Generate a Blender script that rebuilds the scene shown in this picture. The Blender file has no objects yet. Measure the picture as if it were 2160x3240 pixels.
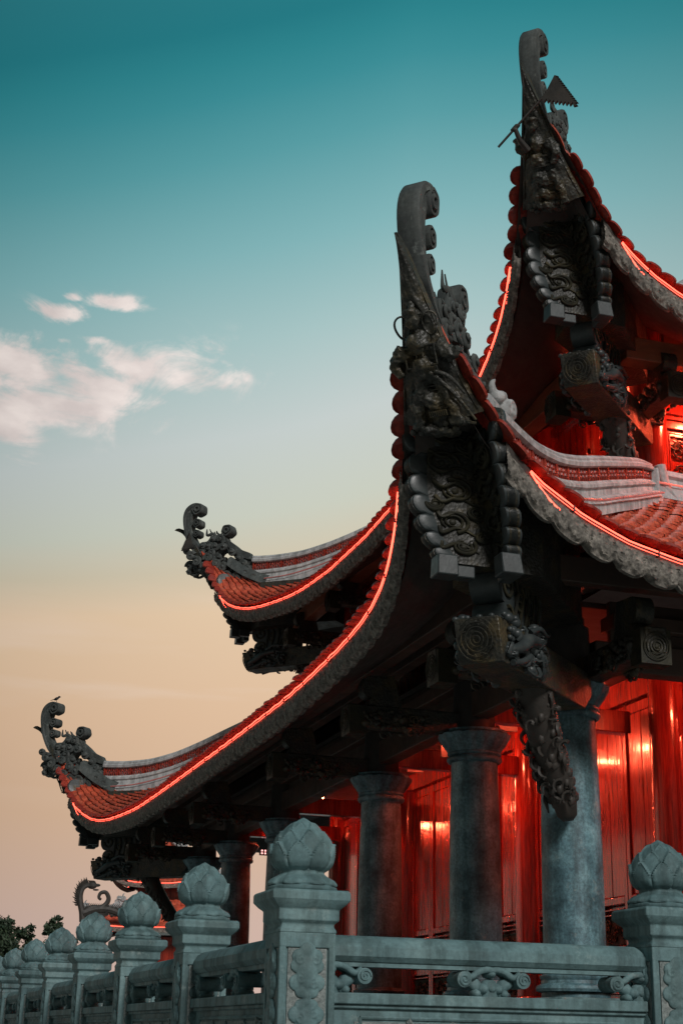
import bpy, math, random
import numpy as np
from mathutils import Matrix, Vector
random.seed(7); rng = np.random.default_rng(7)
PI = math.pi
SC = bpy.context.scene
COL = SC.collection

# ------------------------------------------------------------------ helpers
def lin(r, g, b):
    f = lambda c: ((c/255)/12.92 if c/255 <= .04045 else ((c/255+.055)/1.055)**2.4)
    return (f(r), f(g), f(b), 1)

class MB:
    def __init__(s): s.v = []; s.f = []
    def add(s, vs, fs, T=None):
        o = len(s.v)
        vs = np.asarray(vs, float).reshape(-1, 3)
        if T is not None: vs = T(vs)
        s.v.extend(vs.tolist()); s.f.extend([[i+o for i in f] for f in fs]); return s
    def box(s, c, d, T=None, tp=1.0, R=None):
        x, y, z = [q/2 for q in d]
        v = np.array([(-x,-y,-z),(x,-y,-z),(x,y,-z),(-x,y,-z),(-x*tp,-y*tp,z),(x*tp,-y*tp,z),(x*tp,y*tp,z),(-x*tp,y*tp,z)])
        if R is not None: v = v @ np.array(R).T
        v = v+np.array(c)
        return s.add(v, [(0,3,2,1),(4,5,6,7),(0,1,5,4),(1,2,6,5),(2,3,7,6),(3,0,4,7)], T)
    def prism(s, poly, h0, h1, T=None, ax=2):
        """closed 2D polygon extruded along axis ax (0,1,2) from h0 to h1"""
        n = len(poly); v = []
        for h in (h0, h1):
            for a, b in poly:
                v.append((h,a,b) if ax == 0 else (a,h,b) if ax == 1 else (a,b,h))
        f = [list(range(n))[::-1], list(range(n, 2*n))]+[(i, (i+1) % n, n+(i+1) % n, n+i) for i in range(n)]
        return s.add(v, f, T)
    def tube(s, pts, r, n=8, T=None, cap=True, sq=1.0):
        P = np.array(pts, float); m = len(P)
        r = np.full(m, r, float) if np.isscalar(r) else np.array(r, float)
        tan = np.gradient(P, axis=0); tan /= np.linalg.norm(tan, axis=1)[:, None]+1e-9
        up = np.array([0,0,1.]) if abs(tan[0][2]) < .9 else np.array([1.,0,0])
        vs = []; a = np.cross(tan[0], up); a /= np.linalg.norm(a)
        for i in range(m):
            a = a-tan[i]*(a@tan[i]); a /= np.linalg.norm(a)+1e-9; b = np.cross(tan[i], a)
            for k in range(n):
                t = 2*PI*k/n; vs.append(P[i]+r[i]*(a*math.cos(t)+b*math.sin(t)*sq))
        fs = [(i*n+k, i*n+(k+1) % n, (i+1)*n+(k+1) % n, (i+1)*n+k) for i in range(m-1) for k in range(n)]
        if cap: fs += [list(range(n))[::-1], list(range((m-1)*n, m*n))]
        return s.add(vs, fs, T)
    def lathe(s, prof, n=32, c=(0,0,0), T=None, sq=False, cap=True):
        vs = []
        for r, z in prof:
            for k in range(n):
                t = 2*PI*k/n + (PI/4 if sq else 0)
                rr = r*(math.sqrt(2) if sq else 1)
                vs.append((c[0]+rr*math.cos(t), c[1]+rr*math.sin(t), c[2]+z))
        m = len(prof)
        fs = [(i*n+k, i*n+(k+1) % n, (i+1)*n+(k+1) % n, (i+1)*n+k) for i in range(m-1) for k in range(n)]
        if cap: fs += [list(range(n))[::-1], list(range((m-1)*n, m*n))]
        return s.add(vs, fs, T)
    def ell(s, c, r, n=10, T=None, R=None):
        vs = []; fs = []
        for i in range(n+1):
            p = PI*i/n
            for k in range(2*n):
                t = PI*k/n; vs.append((math.sin(p)*math.cos(t)*r[0], math.sin(p)*math.sin(t)*r[1], math.cos(p)*r[2]))
        vs = np.array(vs)
        if R is not None: vs = vs@np.array(R).T
        vs = vs+np.array(c)
        N = 2*n
        fs = [(i*N+k, (i+1)*N+k, (i+1)*N+(k+1) % N, i*N+(k+1) % N) for i in range(n) for k in range(N)]
        return s.add(vs, fs, T)
    def grid(s, P, T=None, flip=False):
        a, b = P.shape[:2]
        fs = [(i*b+j, (i+1)*b+j, (i+1)*b+j+1, i*b+j+1) for i in range(a-1) for j in range(b-1)]
        if flip: fs = [f[::-1] for f in fs]
        return s.add(P.reshape(-1, 3), fs, T)
    def build(s, name, mat, parent=None, smooth=35, loc=None, bevel=0, remesh=0):
        me = bpy.data.meshes.new(name); me.from_pydata(s.v, [], s.f); me.update()
        o = bpy.data.objects.new(name, me); COL.objects.link(o)
        me.materials.append(mat)
        if smooth:
            me.polygons.foreach_set('use_smooth', [True]*len(me.polygons))
            try: me.set_sharp_from_angle(angle=math.radians(smooth))
            except Exception: pass
        if parent is not None: o.parent = parent
        if loc is not None: o.location = loc
        if bevel:
            b = o.modifiers.new('bevel', 'BEVEL'); b.width = bevel; b.segments = 2; b.limit_method = 'ANGLE'; b.angle_limit = math.radians(40)
        if remesh:
            m = o.modifiers.new('fuse', 'REMESH'); m.mode = 'VOXEL'; m.voxel_size = remesh; m.use_smooth_shade = True
        return o

def empty(name, loc=(0,0,0), parent=None, rz=0):
    o = bpy.data.objects.new(name, None); COL.objects.link(o); o.location = loc; o.rotation_euler.z = rz
    o.empty_display_size = .3
    if parent: o.parent = parent
    return o
def tag(o, label=None, cat=None, group=None, kind=None):
    if label: o['label'] = label
    if cat: o['category'] = cat
    if group: o['group'] = group
    if kind: o['kind'] = kind
    return o
def copy_tree(o, parent=None):
    c = o.copy(); COL.objects.link(c)
    if parent is not None: c.parent = parent
    for ch in [q for q in bpy.data.objects if q.parent == o]: copy_tree(ch, c)
    return c
def pchip(xs, ys):
    xs = np.array(xs, float); ys = np.array(ys, float); h = np.diff(xs); d = np.diff(ys)/h
    m = np.zeros(len(xs)); m[0] = d[0]; m[-1] = d[-1]
    for i in range(1, len(xs)-1):
        m[i] = 0 if d[i-1]*d[i] <= 0 else 2*d[i-1]*d[i]/(d[i-1]+d[i])
    def f(x):
        x = np.clip(np.asarray(x, float), xs[0], xs[-1]); i = np.clip(np.searchsorted(xs, x)-1, 0, len(h)-1)
        t = (x-xs[i])/h[i]
        return ys[i]*(2*t**3-3*t**2+1)+h[i]*m[i]*(t**3-2*t**2+t)+ys[i+1]*(-2*t**3+3*t**2)+h[i]*m[i+1]*(t**3-t**2)
    return f
def smooth_path(pts, n=24):
    P = np.array(pts, float); t = np.arange(len(P)); out = []
    fs = [catmull(P[:, k]) for k in range(P.shape[1])]
    u = np.linspace(0, len(P)-1, n)
    return np.stack([f(u) for f in fs], 1)
def catmull(y):
    y = np.concatenate([[2*y[0]-y[1]], y, [2*y[-1]-y[-2]]])
    def f(u):
        i = np.clip(u.astype(int), 0, len(y)-4); t = u-i
        a, b, c, d = y[i], y[i+1], y[i+2], y[i+3]
        return .5*(2*b+(c-a)*t+(2*a-5*b+4*c-d)*t*t+(3*b-a-3*c+d)*t**3)
    return f

# ------------------------------------------------------------------ materials
def new_mat(name):
    m = bpy.data.materials.new(name); m.use_nodes = True; nt = m.node_tree
    return m, nt, nt.nodes['Principled BSDF']
def noise_node(nt, scale, detail=6, rough=.6, stretch=None, dist=0):
    tc = nt.nodes.new('ShaderNodeTexCoord'); mp = nt.nodes.new('ShaderNodeMapping')
    nt.links.new(tc.outputs['Object'], mp.inputs[0])
    if stretch: mp.inputs['Scale'].default_value = stretch
    n = nt.nodes.new('ShaderNodeTexNoise'); n.inputs['Scale'].default_value = scale
    n.inputs['Detail'].default_value = detail; n.inputs['Roughness'].default_value = rough; n.inputs['Distortion'].default_value = dist
    nt.links.new(mp.outputs[0], n.inputs['Vector']); return n, mp
def ramp(nt, src, stops):
    r = nt.nodes.new('ShaderNodeValToRGB'); el = r.color_ramp.elements
    while len(el) < len(stops): el.new(.5)
    for e, (p, c) in zip(el, stops): e.position = p; e.color = c if len(c) == 4 else (*c, 1)
    nt.links.new(src, r.inputs[0]); return r
def mix(nt, a, b, fac, mode='MULTIPLY'):
    m = nt.nodes.new('ShaderNodeMix'); m.data_type = 'RGBA'; m.blend_type = mode
    if isinstance(fac, (int, float)): m.inputs[0].default_value = fac
    else: nt.links.new(fac, m.inputs[0])
    nt.links.new(a, m.inputs[6]); nt.links.new(b, m.inputs[7]); return m.outputs[2]
def surf(name, stops, scale=4, rough=.7, rvar=.15, bump=.3, bscale=30, stretch=None, fine=None, metal=0, coat=0, bdist=.01, vor=0, spec=.5):
    m, nt, p = new_mat(name)
    n, mp = noise_node(nt, scale, 8, .65, stretch)
    c = ramp(nt, n.outputs[0], stops).outputs[0]
    if fine:
        n2, _ = noise_node(nt, fine[0], 4, .7, stretch)
        c2 = ramp(nt, n2.outputs[0], [(.35, (fine[1],)*3), (.65, (fine[2],)*3)]).outputs[0]
        c = mix(nt, c, c2, 1.0)
    nt.links.new(c, p.inputs['Base Color'])
    mr = nt.nodes.new('ShaderNodeMapRange'); mr.inputs[3].default_value = max(0, rough-rvar); mr.inputs[4].default_value = min(1, rough+rvar)
    mr.inputs[1].default_value = .3; mr.inputs[2].default_value = .7
    n3, _ = noise_node(nt, scale*2.3, 4, .6, stretch); nt.links.new(n3.outputs[0], mr.inputs[0]); nt.links.new(mr.outputs[0], p.inputs['Roughness'])
    p.inputs['Metallic'].default_value = metal; p.inputs['Coat Weight'].default_value = coat
    p.inputs['Specular IOR Level'].default_value = spec
    b = nt.nodes.new('ShaderNodeBump'); b.inputs['Strength'].default_value = bump; b.inputs['Distance'].default_value = bdist
    nb, mpb = noise_node(nt, bscale, 6, .6, stretch)
    src = nb.outputs[0]
    if vor:
        v = nt.nodes.new('ShaderNodeTexVoronoi'); v.inputs['Scale'].default_value = vor; nt.links.new(mpb.outputs[0], v.inputs['Vector'])
        ma = nt.nodes.new('ShaderNodeMath'); ma.operation = 'ADD'; nt.links.new(nb.outputs[0], ma.inputs[0]); nt.links.new(v.outputs['Distance'], ma.inputs[1]); src = ma.outputs[0]
    nt.links.new(src, b.inputs['Height']); nt.links.new(b.outputs[0], p.inputs['Normal'])
    return m
def emis(name, col, strength, base=(.5, .1, .08, 1)):
    m, nt, p = new_mat(name); p.inputs['Base Color'].default_value = base
    p.inputs['Emission Color'].default_value = (*col, 1); p.inputs['Emission Strength'].default_value = strength
    return m

M = {}
M['stone'] = surf('balustrade_stone', [(.3, (.085,.155,.165)), (.5, (.135,.235,.245)), (.7, (.20,.315,.32))], 2.2, .75, .12, .35, 60, fine=(40, .82, 1.1), bdist=.006)
M['stone_rough'] = surf('chiselled_stone', [(.3, (.16,.20,.195)), (.55, (.28,.32,.31)), (.75, (.40,.42,.40))], 9, .9, .08, .9, 70, fine=(60, .6, 1.15), bdist=.012)
M['column'] = surf('column_stone', [(.30, (.035,.075,.088)), (.45, (.085,.170,.20)), (.56, (.14,.265,.30)), (.70, (.24,.40,.44))], 3.4, .5, .15, .25, 60, fine=(34, .6, 1.25), bdist=.004)
M['plaster'] = surf('ridge_plaster', [(.3, (.36,.37,.375)), (.5, (.51,.515,.515)), (.72, (.64,.63,.615))], 2.5, .8, .1, .3, 45, fine=(14, .8, 1.08), bdist=.006)
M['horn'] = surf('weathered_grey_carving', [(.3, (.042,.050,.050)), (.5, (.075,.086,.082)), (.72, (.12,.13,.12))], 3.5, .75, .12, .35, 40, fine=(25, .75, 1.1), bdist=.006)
M['tile'] = surf('red_clay_tile', [(.3, (.46,.050,.024)), (.5, (.68,.105,.048)), (.72, (.82,.18,.09))], 5.5, .48, .12, .25, 60, fine=(30, .7, 1.1), bdist=.004)
M['tile_end'] = surf('deep_red_end_tile', [(.3, (.20,.018,.012)), (.5, (.32,.032,.018)), (.72, (.44,.06,.03))], 7, .4, .12, .25, 60, fine=(30, .6, 1.15), bdist=.004)  # tile red darkened in the colour to offset front sun on the eave ends
M['fringe'] = surf('carved_eave_board', [(.3, (.08,.075,.065)), (.5, (.18,.165,.142)), (.72, (.32,.29,.25))], 11, .8, .1, .25, 45, fine=(22, .6, 1.15), bdist=.01)
M['soffit'] = surf('dark_soffit_wood', [(.3, (.060,.052,.048)), (.7, (.105,.088,.078))], 3, .6, .1, .3, 12, stretch=(1,1,4), bdist=.006)
M['beamwood'] = surf('stained_beam_wood', [(.3, (.060,.042,.034)), (.7, (.12,.072,.05))], 2, .55, .12, .2, 20, bdist=.004)
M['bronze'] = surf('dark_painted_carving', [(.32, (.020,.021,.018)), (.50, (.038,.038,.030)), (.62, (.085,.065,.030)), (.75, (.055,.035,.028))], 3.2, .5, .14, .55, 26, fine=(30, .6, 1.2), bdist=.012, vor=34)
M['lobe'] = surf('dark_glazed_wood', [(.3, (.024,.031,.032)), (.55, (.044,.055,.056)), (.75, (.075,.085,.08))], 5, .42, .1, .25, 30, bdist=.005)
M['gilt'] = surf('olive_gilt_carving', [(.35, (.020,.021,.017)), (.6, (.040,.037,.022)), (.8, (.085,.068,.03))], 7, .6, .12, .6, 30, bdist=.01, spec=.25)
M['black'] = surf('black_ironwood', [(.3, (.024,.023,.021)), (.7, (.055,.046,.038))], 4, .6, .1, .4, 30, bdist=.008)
def weather(m, dark=.45):
    nt = m.node_tree; p = nt.nodes['Principled BSDF']; src = p.inputs['Base Color'].links[0].from_socket
    oi = nt.nodes.new('ShaderNodeObjectInfo'); mu = nt.nodes.new('ShaderNodeVectorMath'); mu.operation = 'SCALE'; mu.inputs[0].default_value = (37., 19., 53.)
    nt.links.new(oi.outputs['Random'], mu.inputs['Scale'])
    for q in list(nt.nodes):
        if q.bl_idname == 'ShaderNodeMapping': nt.links.new(mu.outputs[0], q.inputs['Location'])
    n1, m1 = noise_node(nt, 9, 5, .6, (1,1,.10)); nt.links.new(mu.outputs[0], m1.inputs['Location'])
    c = mix(nt, src, ramp(nt, n1.outputs[0], [(.42, (dark, dark*1.02, dark)), (.56, (1,1,1))]).outputs[0], .8)
    n2, m2 = noise_node(nt, 5, 8, .7); nt.links.new(mu.outputs[0], m2.inputs['Location'])
    pale = nt.nodes.new('ShaderNodeRGB'); pale.outputs[0].default_value = (.36,.40,.37,1)
    f = ramp(nt, n2.outputs[0], [(.60, (0,0,0)), (.70, (.45,.45,.45))])
    nt.links.new(mix(nt, c, pale.outputs[0], f.outputs[0], 'MIX'), p.inputs['Base Color'])
weather(M['stone'], .5); weather(M['tile'], .5); weather(M['column'], .55); weather(M['plaster'], .6); weather(M['horn'], .6)
M['lit_beamwood'] = surf('lit_beam_wood', [(.3, (.16,.055,.028)), (.7, (.34,.12,.055))], 2, .5, .12, .2, 20, stretch=(1,1,3), bdist=.004)  # brighter copy of the beam wood, warm glow put into its colour
def lacquer():
    m, nt, p = new_mat('red_lacquer_wood')
    n, _ = noise_node(nt, 1.6, 8, .7, (5, 5, .55), .6)
    c = ramp(nt, n.outputs[0], [(.25, (.10,.009,.006)), (.45, (.27,.024,.013)), (.6, (.40,.042,.02)), (.78, (.50,.075,.032))]).outputs[0]
    n2, _ = noise_node(nt, 5, 6, .7, (9, 9, .5))
    c = mix(nt, c, ramp(nt, n2.outputs[0], [(.35, (.55,)*3), (.6, (1.1,)*3)]).outputs[0], 1.0)
    nt.links.new(c, p.inputs['Base Color']); p.inputs['Roughness'].default_value = .24
    p.inputs['Coat Weight'].default_value = .8; p.inputs['Coat Roughness'].default_value = .08
    nb, _ = noise_node(nt, 3.5, 3, .5, (5, 5, .6))
    b = nt.nodes.new('ShaderNodeBump'); b.inputs['Strength'].default_value = .4; b.inputs['Distance'].default_value = .007
    nt.links.new(nb.outputs[0], b.inputs['Height']); nt.links.new(b.outputs[0], p.inputs['Normal']); nt.links.new(b.outputs[0], p.inputs['Coat Normal'])
    return m
M['lacquer'] = lacquer()
M['neon'] = emis('neon_glow', (1.0, .085, .05), 5.0)
M['neon_core'] = emis('neon_core_glow', (1.0, .26, .20), .55)
M['neon_off'] = surf('unlit_neon_tube', [(.3, (.45,.16,.15)), (.7, (.6,.25,.23))], 5, .3, .05, 0, 10)
M['lamp'] = emis('red_lamp_glow', (1.0, .10, .042), 560)
M['led'] = emis('led_glow', (1.0, .45, .42), 2.0)
M['metal'] = surf('dark_lamp_metal', [(.3, (.02,.02,.02)), (.7, (.05,.05,.05))], 6, .4, .1, .1, 30)
M['ground'] = surf('paved_ground', [(.3, (.26,.27,.26)), (.7, (.38,.38,.36))], 1.2, .85, .1, .4, 14, fine=(12, .8, 1.1))
M['leaf'] = surf('tree_leaves', [(.3, (.018,.035,.02)), (.5, (.035,.06,.03)), (.75, (.07,.10,.045))], 1.4, .6, .1, 0, 10)
M['bark'] = surf('tree_bark', [(.3, (.03,.025,.02)), (.7, (.07,.055,.045))], 6, .85, .1, .6, 20)
M['bird'] = surf('dark_feathers', [(.3, (.01,.01,.01)), (.7, (.025,.022,.02))], 20, .6, .1, .2, 60)

# ------------------------------------------------------------------ temple frame
TX, TY = 6.55, 13.27                   # foot of the corner column, camera at the origin
temple = empty('temple', (TX, TY, 0))
tag(temple, 'large two-tiered timber temple with upswept red-tiled eaves outlined in red neon', 'temple')
CE = np.array([8.45, 8.45, 0.])        # centre of the plan, temple space
Ze_t = [0, .3, .65, 1.0, 1.25, 1.5, 2.0, 2.5, 3.2, 4.5, 7, 10, 12]
Ze_z = [6.17, 5.75, 5.2, 4.82, 4.60, 4.44, 4.22, 4.08, 3.98, 3.90, 3.79, 3.77, 3.77]
Hh_t = [0, .46, .96, 1.4, 1.96, 2.4, 3.46, 4.96, 7, 10]

class Roof:
    def __init__(s, cen, H, Hin, flare, ze, zmid, hz, Mz, F=6.0):
        s.c = np.array(cen, float); s.H = H; s.Hin = Hin; s.fl = flare; s.F = F
        s.Ze = ze; s.zmid = zmid; s.z0 = float(ze(0)); s.Hh = hz; s.Mz = Mz
    def P(s, a, v):
        """a in -1..1 along the side, v in 0 (eave)..1 (inner); side facing -x about the centre"""
        a = np.asarray(a, float); v = np.asarray(v, float)
        h = s.H+(s.Hin-s.H)*v; t = (1-np.abs(a))*h
        g3 = np.clip(1-t/s.F, 0, 1)**3
        x = -(s.H-s.fl+(s.Hin-s.H+s.fl)*v + s.fl*(1-v)*g3)
        ge = (s.Ze(t)-s.zmid)/(s.z0-s.zmid)
        z = s.Mz(v)+(s.Hh((s.H-h))-s.Mz(v))*ge
        return np.stack([x, a*h, z], -1)
    def side(s, k):
        c, sn = [(1,0),(0,1),(-1,0),(0,-1)][k]      # k=0 faces -x, k=1 faces -y
        def T(P):
            P = np.asarray(P); x = P[..., 0]*c-P[..., 1]*sn; y = P[..., 0]*sn+P[..., 1]*c
            return np.stack([x+s.c[0], y+s.c[1], P[..., 2]], -1)
        return T
low = Roof((8.45,8.45,0), 11.41, 6.3, 1.0, pchip(Ze_t, Ze_z), 3.77,
           pchip(Hh_t[:8]+[5.11], [6.17, 5.52, 5.06, 4.84, 4.79, 4.88, 5.36, 6.28, 6.36]), pchip([0,.3,.6,1], [3.77, 4.45, 5.2, 6.28]))
ut = [q*1.04 for q in (0,.39,.8,1.05,1.4,1.7,2.1,2.8,3.8,6,7.5)]; uz = [10.15, 9.62, 9.1, 8.72, 8.41, 8.22, 8.05, 7.86, 7.68, 7.36, 7.25]
upp = Roof((8.12,8.435,0), 8.72, 3.0, .85, pchip(ut, uz), 7.25,
           pchip(Hh_t[:8]+[6.5], [10.15, 9.5, 9.04, 8.82, 8.77, 8.86, 9.36, 10.3, 11.4]), pchip([0,.3,.6,1], [7.25, 8.2, 9.3, 11.4]))

SIDEMAT = {}
def seg_a(r, n, power=1.0):
    u = np.linspace(-1, 1, n); return np.sign(u)*(1-(1-np.abs(u))**1.25)

def build_roof(r, name_label, full):
    root = None
    top = MB(); sof = MB()
    a = seg_a(r, 121); vv = np.linspace(0, 1, 22)
    A, V = np.meshgrid(a, vv, indexing='ij')
    for k in range(4):
        T = r.side(k); P = r.P(A, V)
        if True:
            top.grid(P+[0,0,-.02], T)
        e_ = np.clip((1-np.abs(A))*14, 0, 1)
        Q = P.copy(); Q[..., 2] -= .05+(.12+.06*V)*e_; Q[..., 0] += .10*(1-V)*e_
        sof.grid(Q, T, flip=True)
    root = top.build('roof', M['soffit'], temple, 50)
    root['label'] = name_label
    sof.build('soffit', M['soffit'], root, 50)
    # scales
    W = .205; E = .175
    tb = MB()
    out = np.array([(-.5,-.25),(-.5,.6),(-.36,.86),(-.15,.98),(0,1.03),(.15,.98),(.36,.86),(.5,.6),(.5,-.25)])
    crown = np.array([.0,.0,.003,.008,.010,.008,.003,0,0])
    lift = np.array([0,.036,.046,.052,.054,.052,.046,.036,0])
    Lv = 5.9 if r is low else 7.2
    for k in full:
        T = r.side(k)
        nrow = int(Lv/E)
        for j in range(nrow):
            v0 = (j+.0)/nrow; h = r.H+(r.Hin-r.H)*v0; n = int(2*h/W)
            off = .5*(j % 2)
            cs = (np.arange(-n//2-1, n//2+2)+off)*W
            cs = cs[np.abs(cs) < h-.45*W]; cs = cs[np.hypot(h-np.abs(cs), v0*Lv) > .5]
            if k == 0 and r is low: pass
            jit = rng.normal(0, .012, len(cs)); dz = rng.normal(0, .004, len(cs))
            yy = cs[:, None]+out[None, :, 0]*(W*1.03)+jit[:, None]*.3
            vvv = np.clip(v0-(out[None, :, 1]-1.0)*(E/Lv)-0*yy, 0, 1)
            aa = np.clip(yy/(r.H+(r.Hin-r.H)*vvv), -1, 1)
            P = r.P(aa, vvv)
            P2 = P.copy(); P2[..., 2] += lift+crown+dz[:, None]; P2[..., 0] -= .0
            low_ = P2.copy(); low_[..., 2] -= .030
            N = len(cs); m = 9
            vs = np.concatenate([P2, low_], 1)
            fs = []
            for i in range(N):
                o = i*18; fs.append([o+q for q in range(m)][::-1])
                fs += [(o+q, o+q+1, o+m+q+1, o+m+q) for q in range(1, 7)]
            tb.add(vs.reshape(-1,3), fs, T)
    o = tb.build('tile_field', M['tile'], root, 0)
    # eave noses: big half-round end tiles that stick out past the fascia, tilted up
    eb = MB(); D = .215
    for k in full:
        T = r.side(k); af = np.linspace(-1, 1, 3000); Pf = r.P(af, 0*af)
        Lf = np.concatenate([[0], np.cumsum(np.linalg.norm(np.diff(Pf, axis=0), axis=1))]); n = int(Lf[-1]/D)
        for i in range(n):
            a0 = float(np.interp((i+.5)*Lf[-1]/n, Lf, af))
            if (1-abs(a0))*r.H < .62: continue
            p = r.P(a0, 0.); q = r.P(min(a0+.004,1), 0.); tg = (q-p)/np.linalg.norm(q-p)
            if tg[1] < 0: tg = -tg
            out_ = np.array([-1,0,.42]); out_ -= tg*(out_@tg); out_ /= np.linalg.norm(out_)
            nn = np.cross(tg, out_); nn = nn if nn[2] > 0 else -nn
            vs = []; M_ = 9; R_ = D*.54
            tw = rng.normal(0, .05)
            for hh, rs in ((.022, 1.0), (-.008, .97)):
                for s_ in range(M_):
                    th = PI*s_/(M_-1)
                    vs.append(p+tg*R_*rs*math.cos(th)+out_*(.005+R_*.95*rs*math.sin(th)+tw*.2)+nn*(hh-.012+.055*math.cos(th)**2))
            vs = np.array(vs); back = -out_*.13
            vs = np.concatenate([vs[:9], [vs[8]+back, vs[0]+back], vs[9:], [vs[17]+back, vs[9]+back]]); M_ = 11
            fs = [list(range(M_)), list(range(M_, 2*M_))[::-1]]+[(s_, (s_+1) % M_, M_+(s_+1) % M_, M_+s_) for s_ in range(M_)]
            eb.add(vs, fs, T)
    eb.build('eave_tiles', M['tile_end'], root, 0)
    # fascia, carved fringe and neon per side
    for k in full:
        T = r.side(k)
        aL = 1-1.12/r.H
        al = np.linspace(-aL, aL, 260); P = r.P(al, 0*al)
        fb = MB(); prof = [(.06,-.005),(-.012,-.005),(-.012,-.10),(.06,-.10)]
        G = np.stack([P+[dx,0,dz] for dx, dz in prof+[prof[0]]], 1); fb.grid(G, T, flip=True)
        fb.build('fascia', M['black'], root, 30)
        # fringe
        per = .34; na = int(2*aL*r.H/.015); al = np.linspace(-aL, aL, na)
        P = r.P(al, 0*al)
        L = np.concatenate([[0], np.cumsum(np.linalg.norm(np.diff(P, axis=0), axis=1))])
        nz = 18; rows = []
        for kk, f in enumerate(np.linspace(0, 1, nz)):
            u = (L/per) % 1.0; big = np.sqrt(np.maximum(0, 1-(2*u-1)**2))
            idx = np.floor(L/per).astype(int); rr = np.sin(idx*12.9898)*.5
            dep = .165+.07*big+.014*rr
            zz = -.085-f*dep
            d1 = np.sqrt(((u-.5)*per)**2+(f*dep-.07)**2); d2 = np.sqrt((((u+.5) % 1-.5)*per)**2+(f*dep-.155)**2)
            sp = np.arctan2(f*dep-.07, (u-.5)*per)
            rel = np.zeros_like(L)
            for tier, (zt_, sh_) in enumerate(((.19,.0),(.13,.5),(.07,.0),(.01,.5))):
                cx_ = ((L/(per*.5)+sh_+.13*np.sin(L*3.1+tier)) % 1-.5)*per*.5; dd = np.hypot(cx_, (f*dep-zt_+.05)*1.1)
                inside = (dd < .075) & (f*dep < zt_+.03)
                rel = np.where(inside, np.maximum(rel, .010+.006*(3-tier)+.008*np.cos(2*PI*dd/.028)), rel)
            rel = rel+.010*big*math.sin(PI*f)+.004*np.sin(L*91+f*19)*np.sin(L*37-f*31)
            q = P.copy(); q[:, 0] += -.012-rel+.02*f; q[:, 2] += zz
            rows.append(q)
        rows.append(rows[-1]+np.array([.05,0,.0])); rows.append(rows[0]+np.array([.06,0,0]))
        fr = MB(); fr.grid(np.stack(rows, 1), T, flip=True)
        fr.build('carved_fringe', M['fringe'], root, 60)
        # neon: two thin tubes with slightly ragged joints
        al = np.linspace(-(1-1.36/r.H), (1-1.36/r.H), 160); P = r.P(al, 0*al)
        wob = .004*np.sin(np.arange(160)*1.7)+rng.normal(0, .002, 160)
        nb = MB(); nb.tube(T(P+np.stack([0*al-.045, 0*al, -.035+wob], 1)), .0068, 6)
        nb.tube(T(P+np.stack([0*al-.04, 0*al, -.064+wob*.6], 1)), .0035, 5)
        # return loops at the ends
        for e in (0, -1):
            sg = -1 if e == 0 else 1
            a1 = al[e]; pts = []
            for w in np.linspace(0, 1, 8):
                pp = r.P(a1-sg*0.0-w*sg*.30/r.H, 0.); pts.append(pp+[-.03, 0, -.035-.11*math.sin(w*PI/2)])
            nb.tube(T(np.array(pts)), .008, 6)
        nb.build('neon_tube', M['neon'], root, 60)
        kb = MB(); L2 = np.concatenate([[0], np.cumsum(np.linalg.norm(np.diff(P, axis=0), axis=1))])
        for q in np.arange(.3, L2[-1]-.2, .85):
            q += rng.normal(0, .04); p = np.array([np.interp(q, L2, P[:, c]) for c in range(3)]); kb.box((0,0,0), (.040,.012,.052), lambda V_: T(V_+p+np.array([-.035,0,-.048])))
        kb.build('tube_clips', M['metal'], root, 0)
    return root

low_root = build_roof(low, 'lower roof tier with neon-outlined eaves and fish-scale tiles', (0, 1))
up_root = build_roof(upp, 'upper roof tier rising behind the lower eaves', (0, 1))

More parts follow.
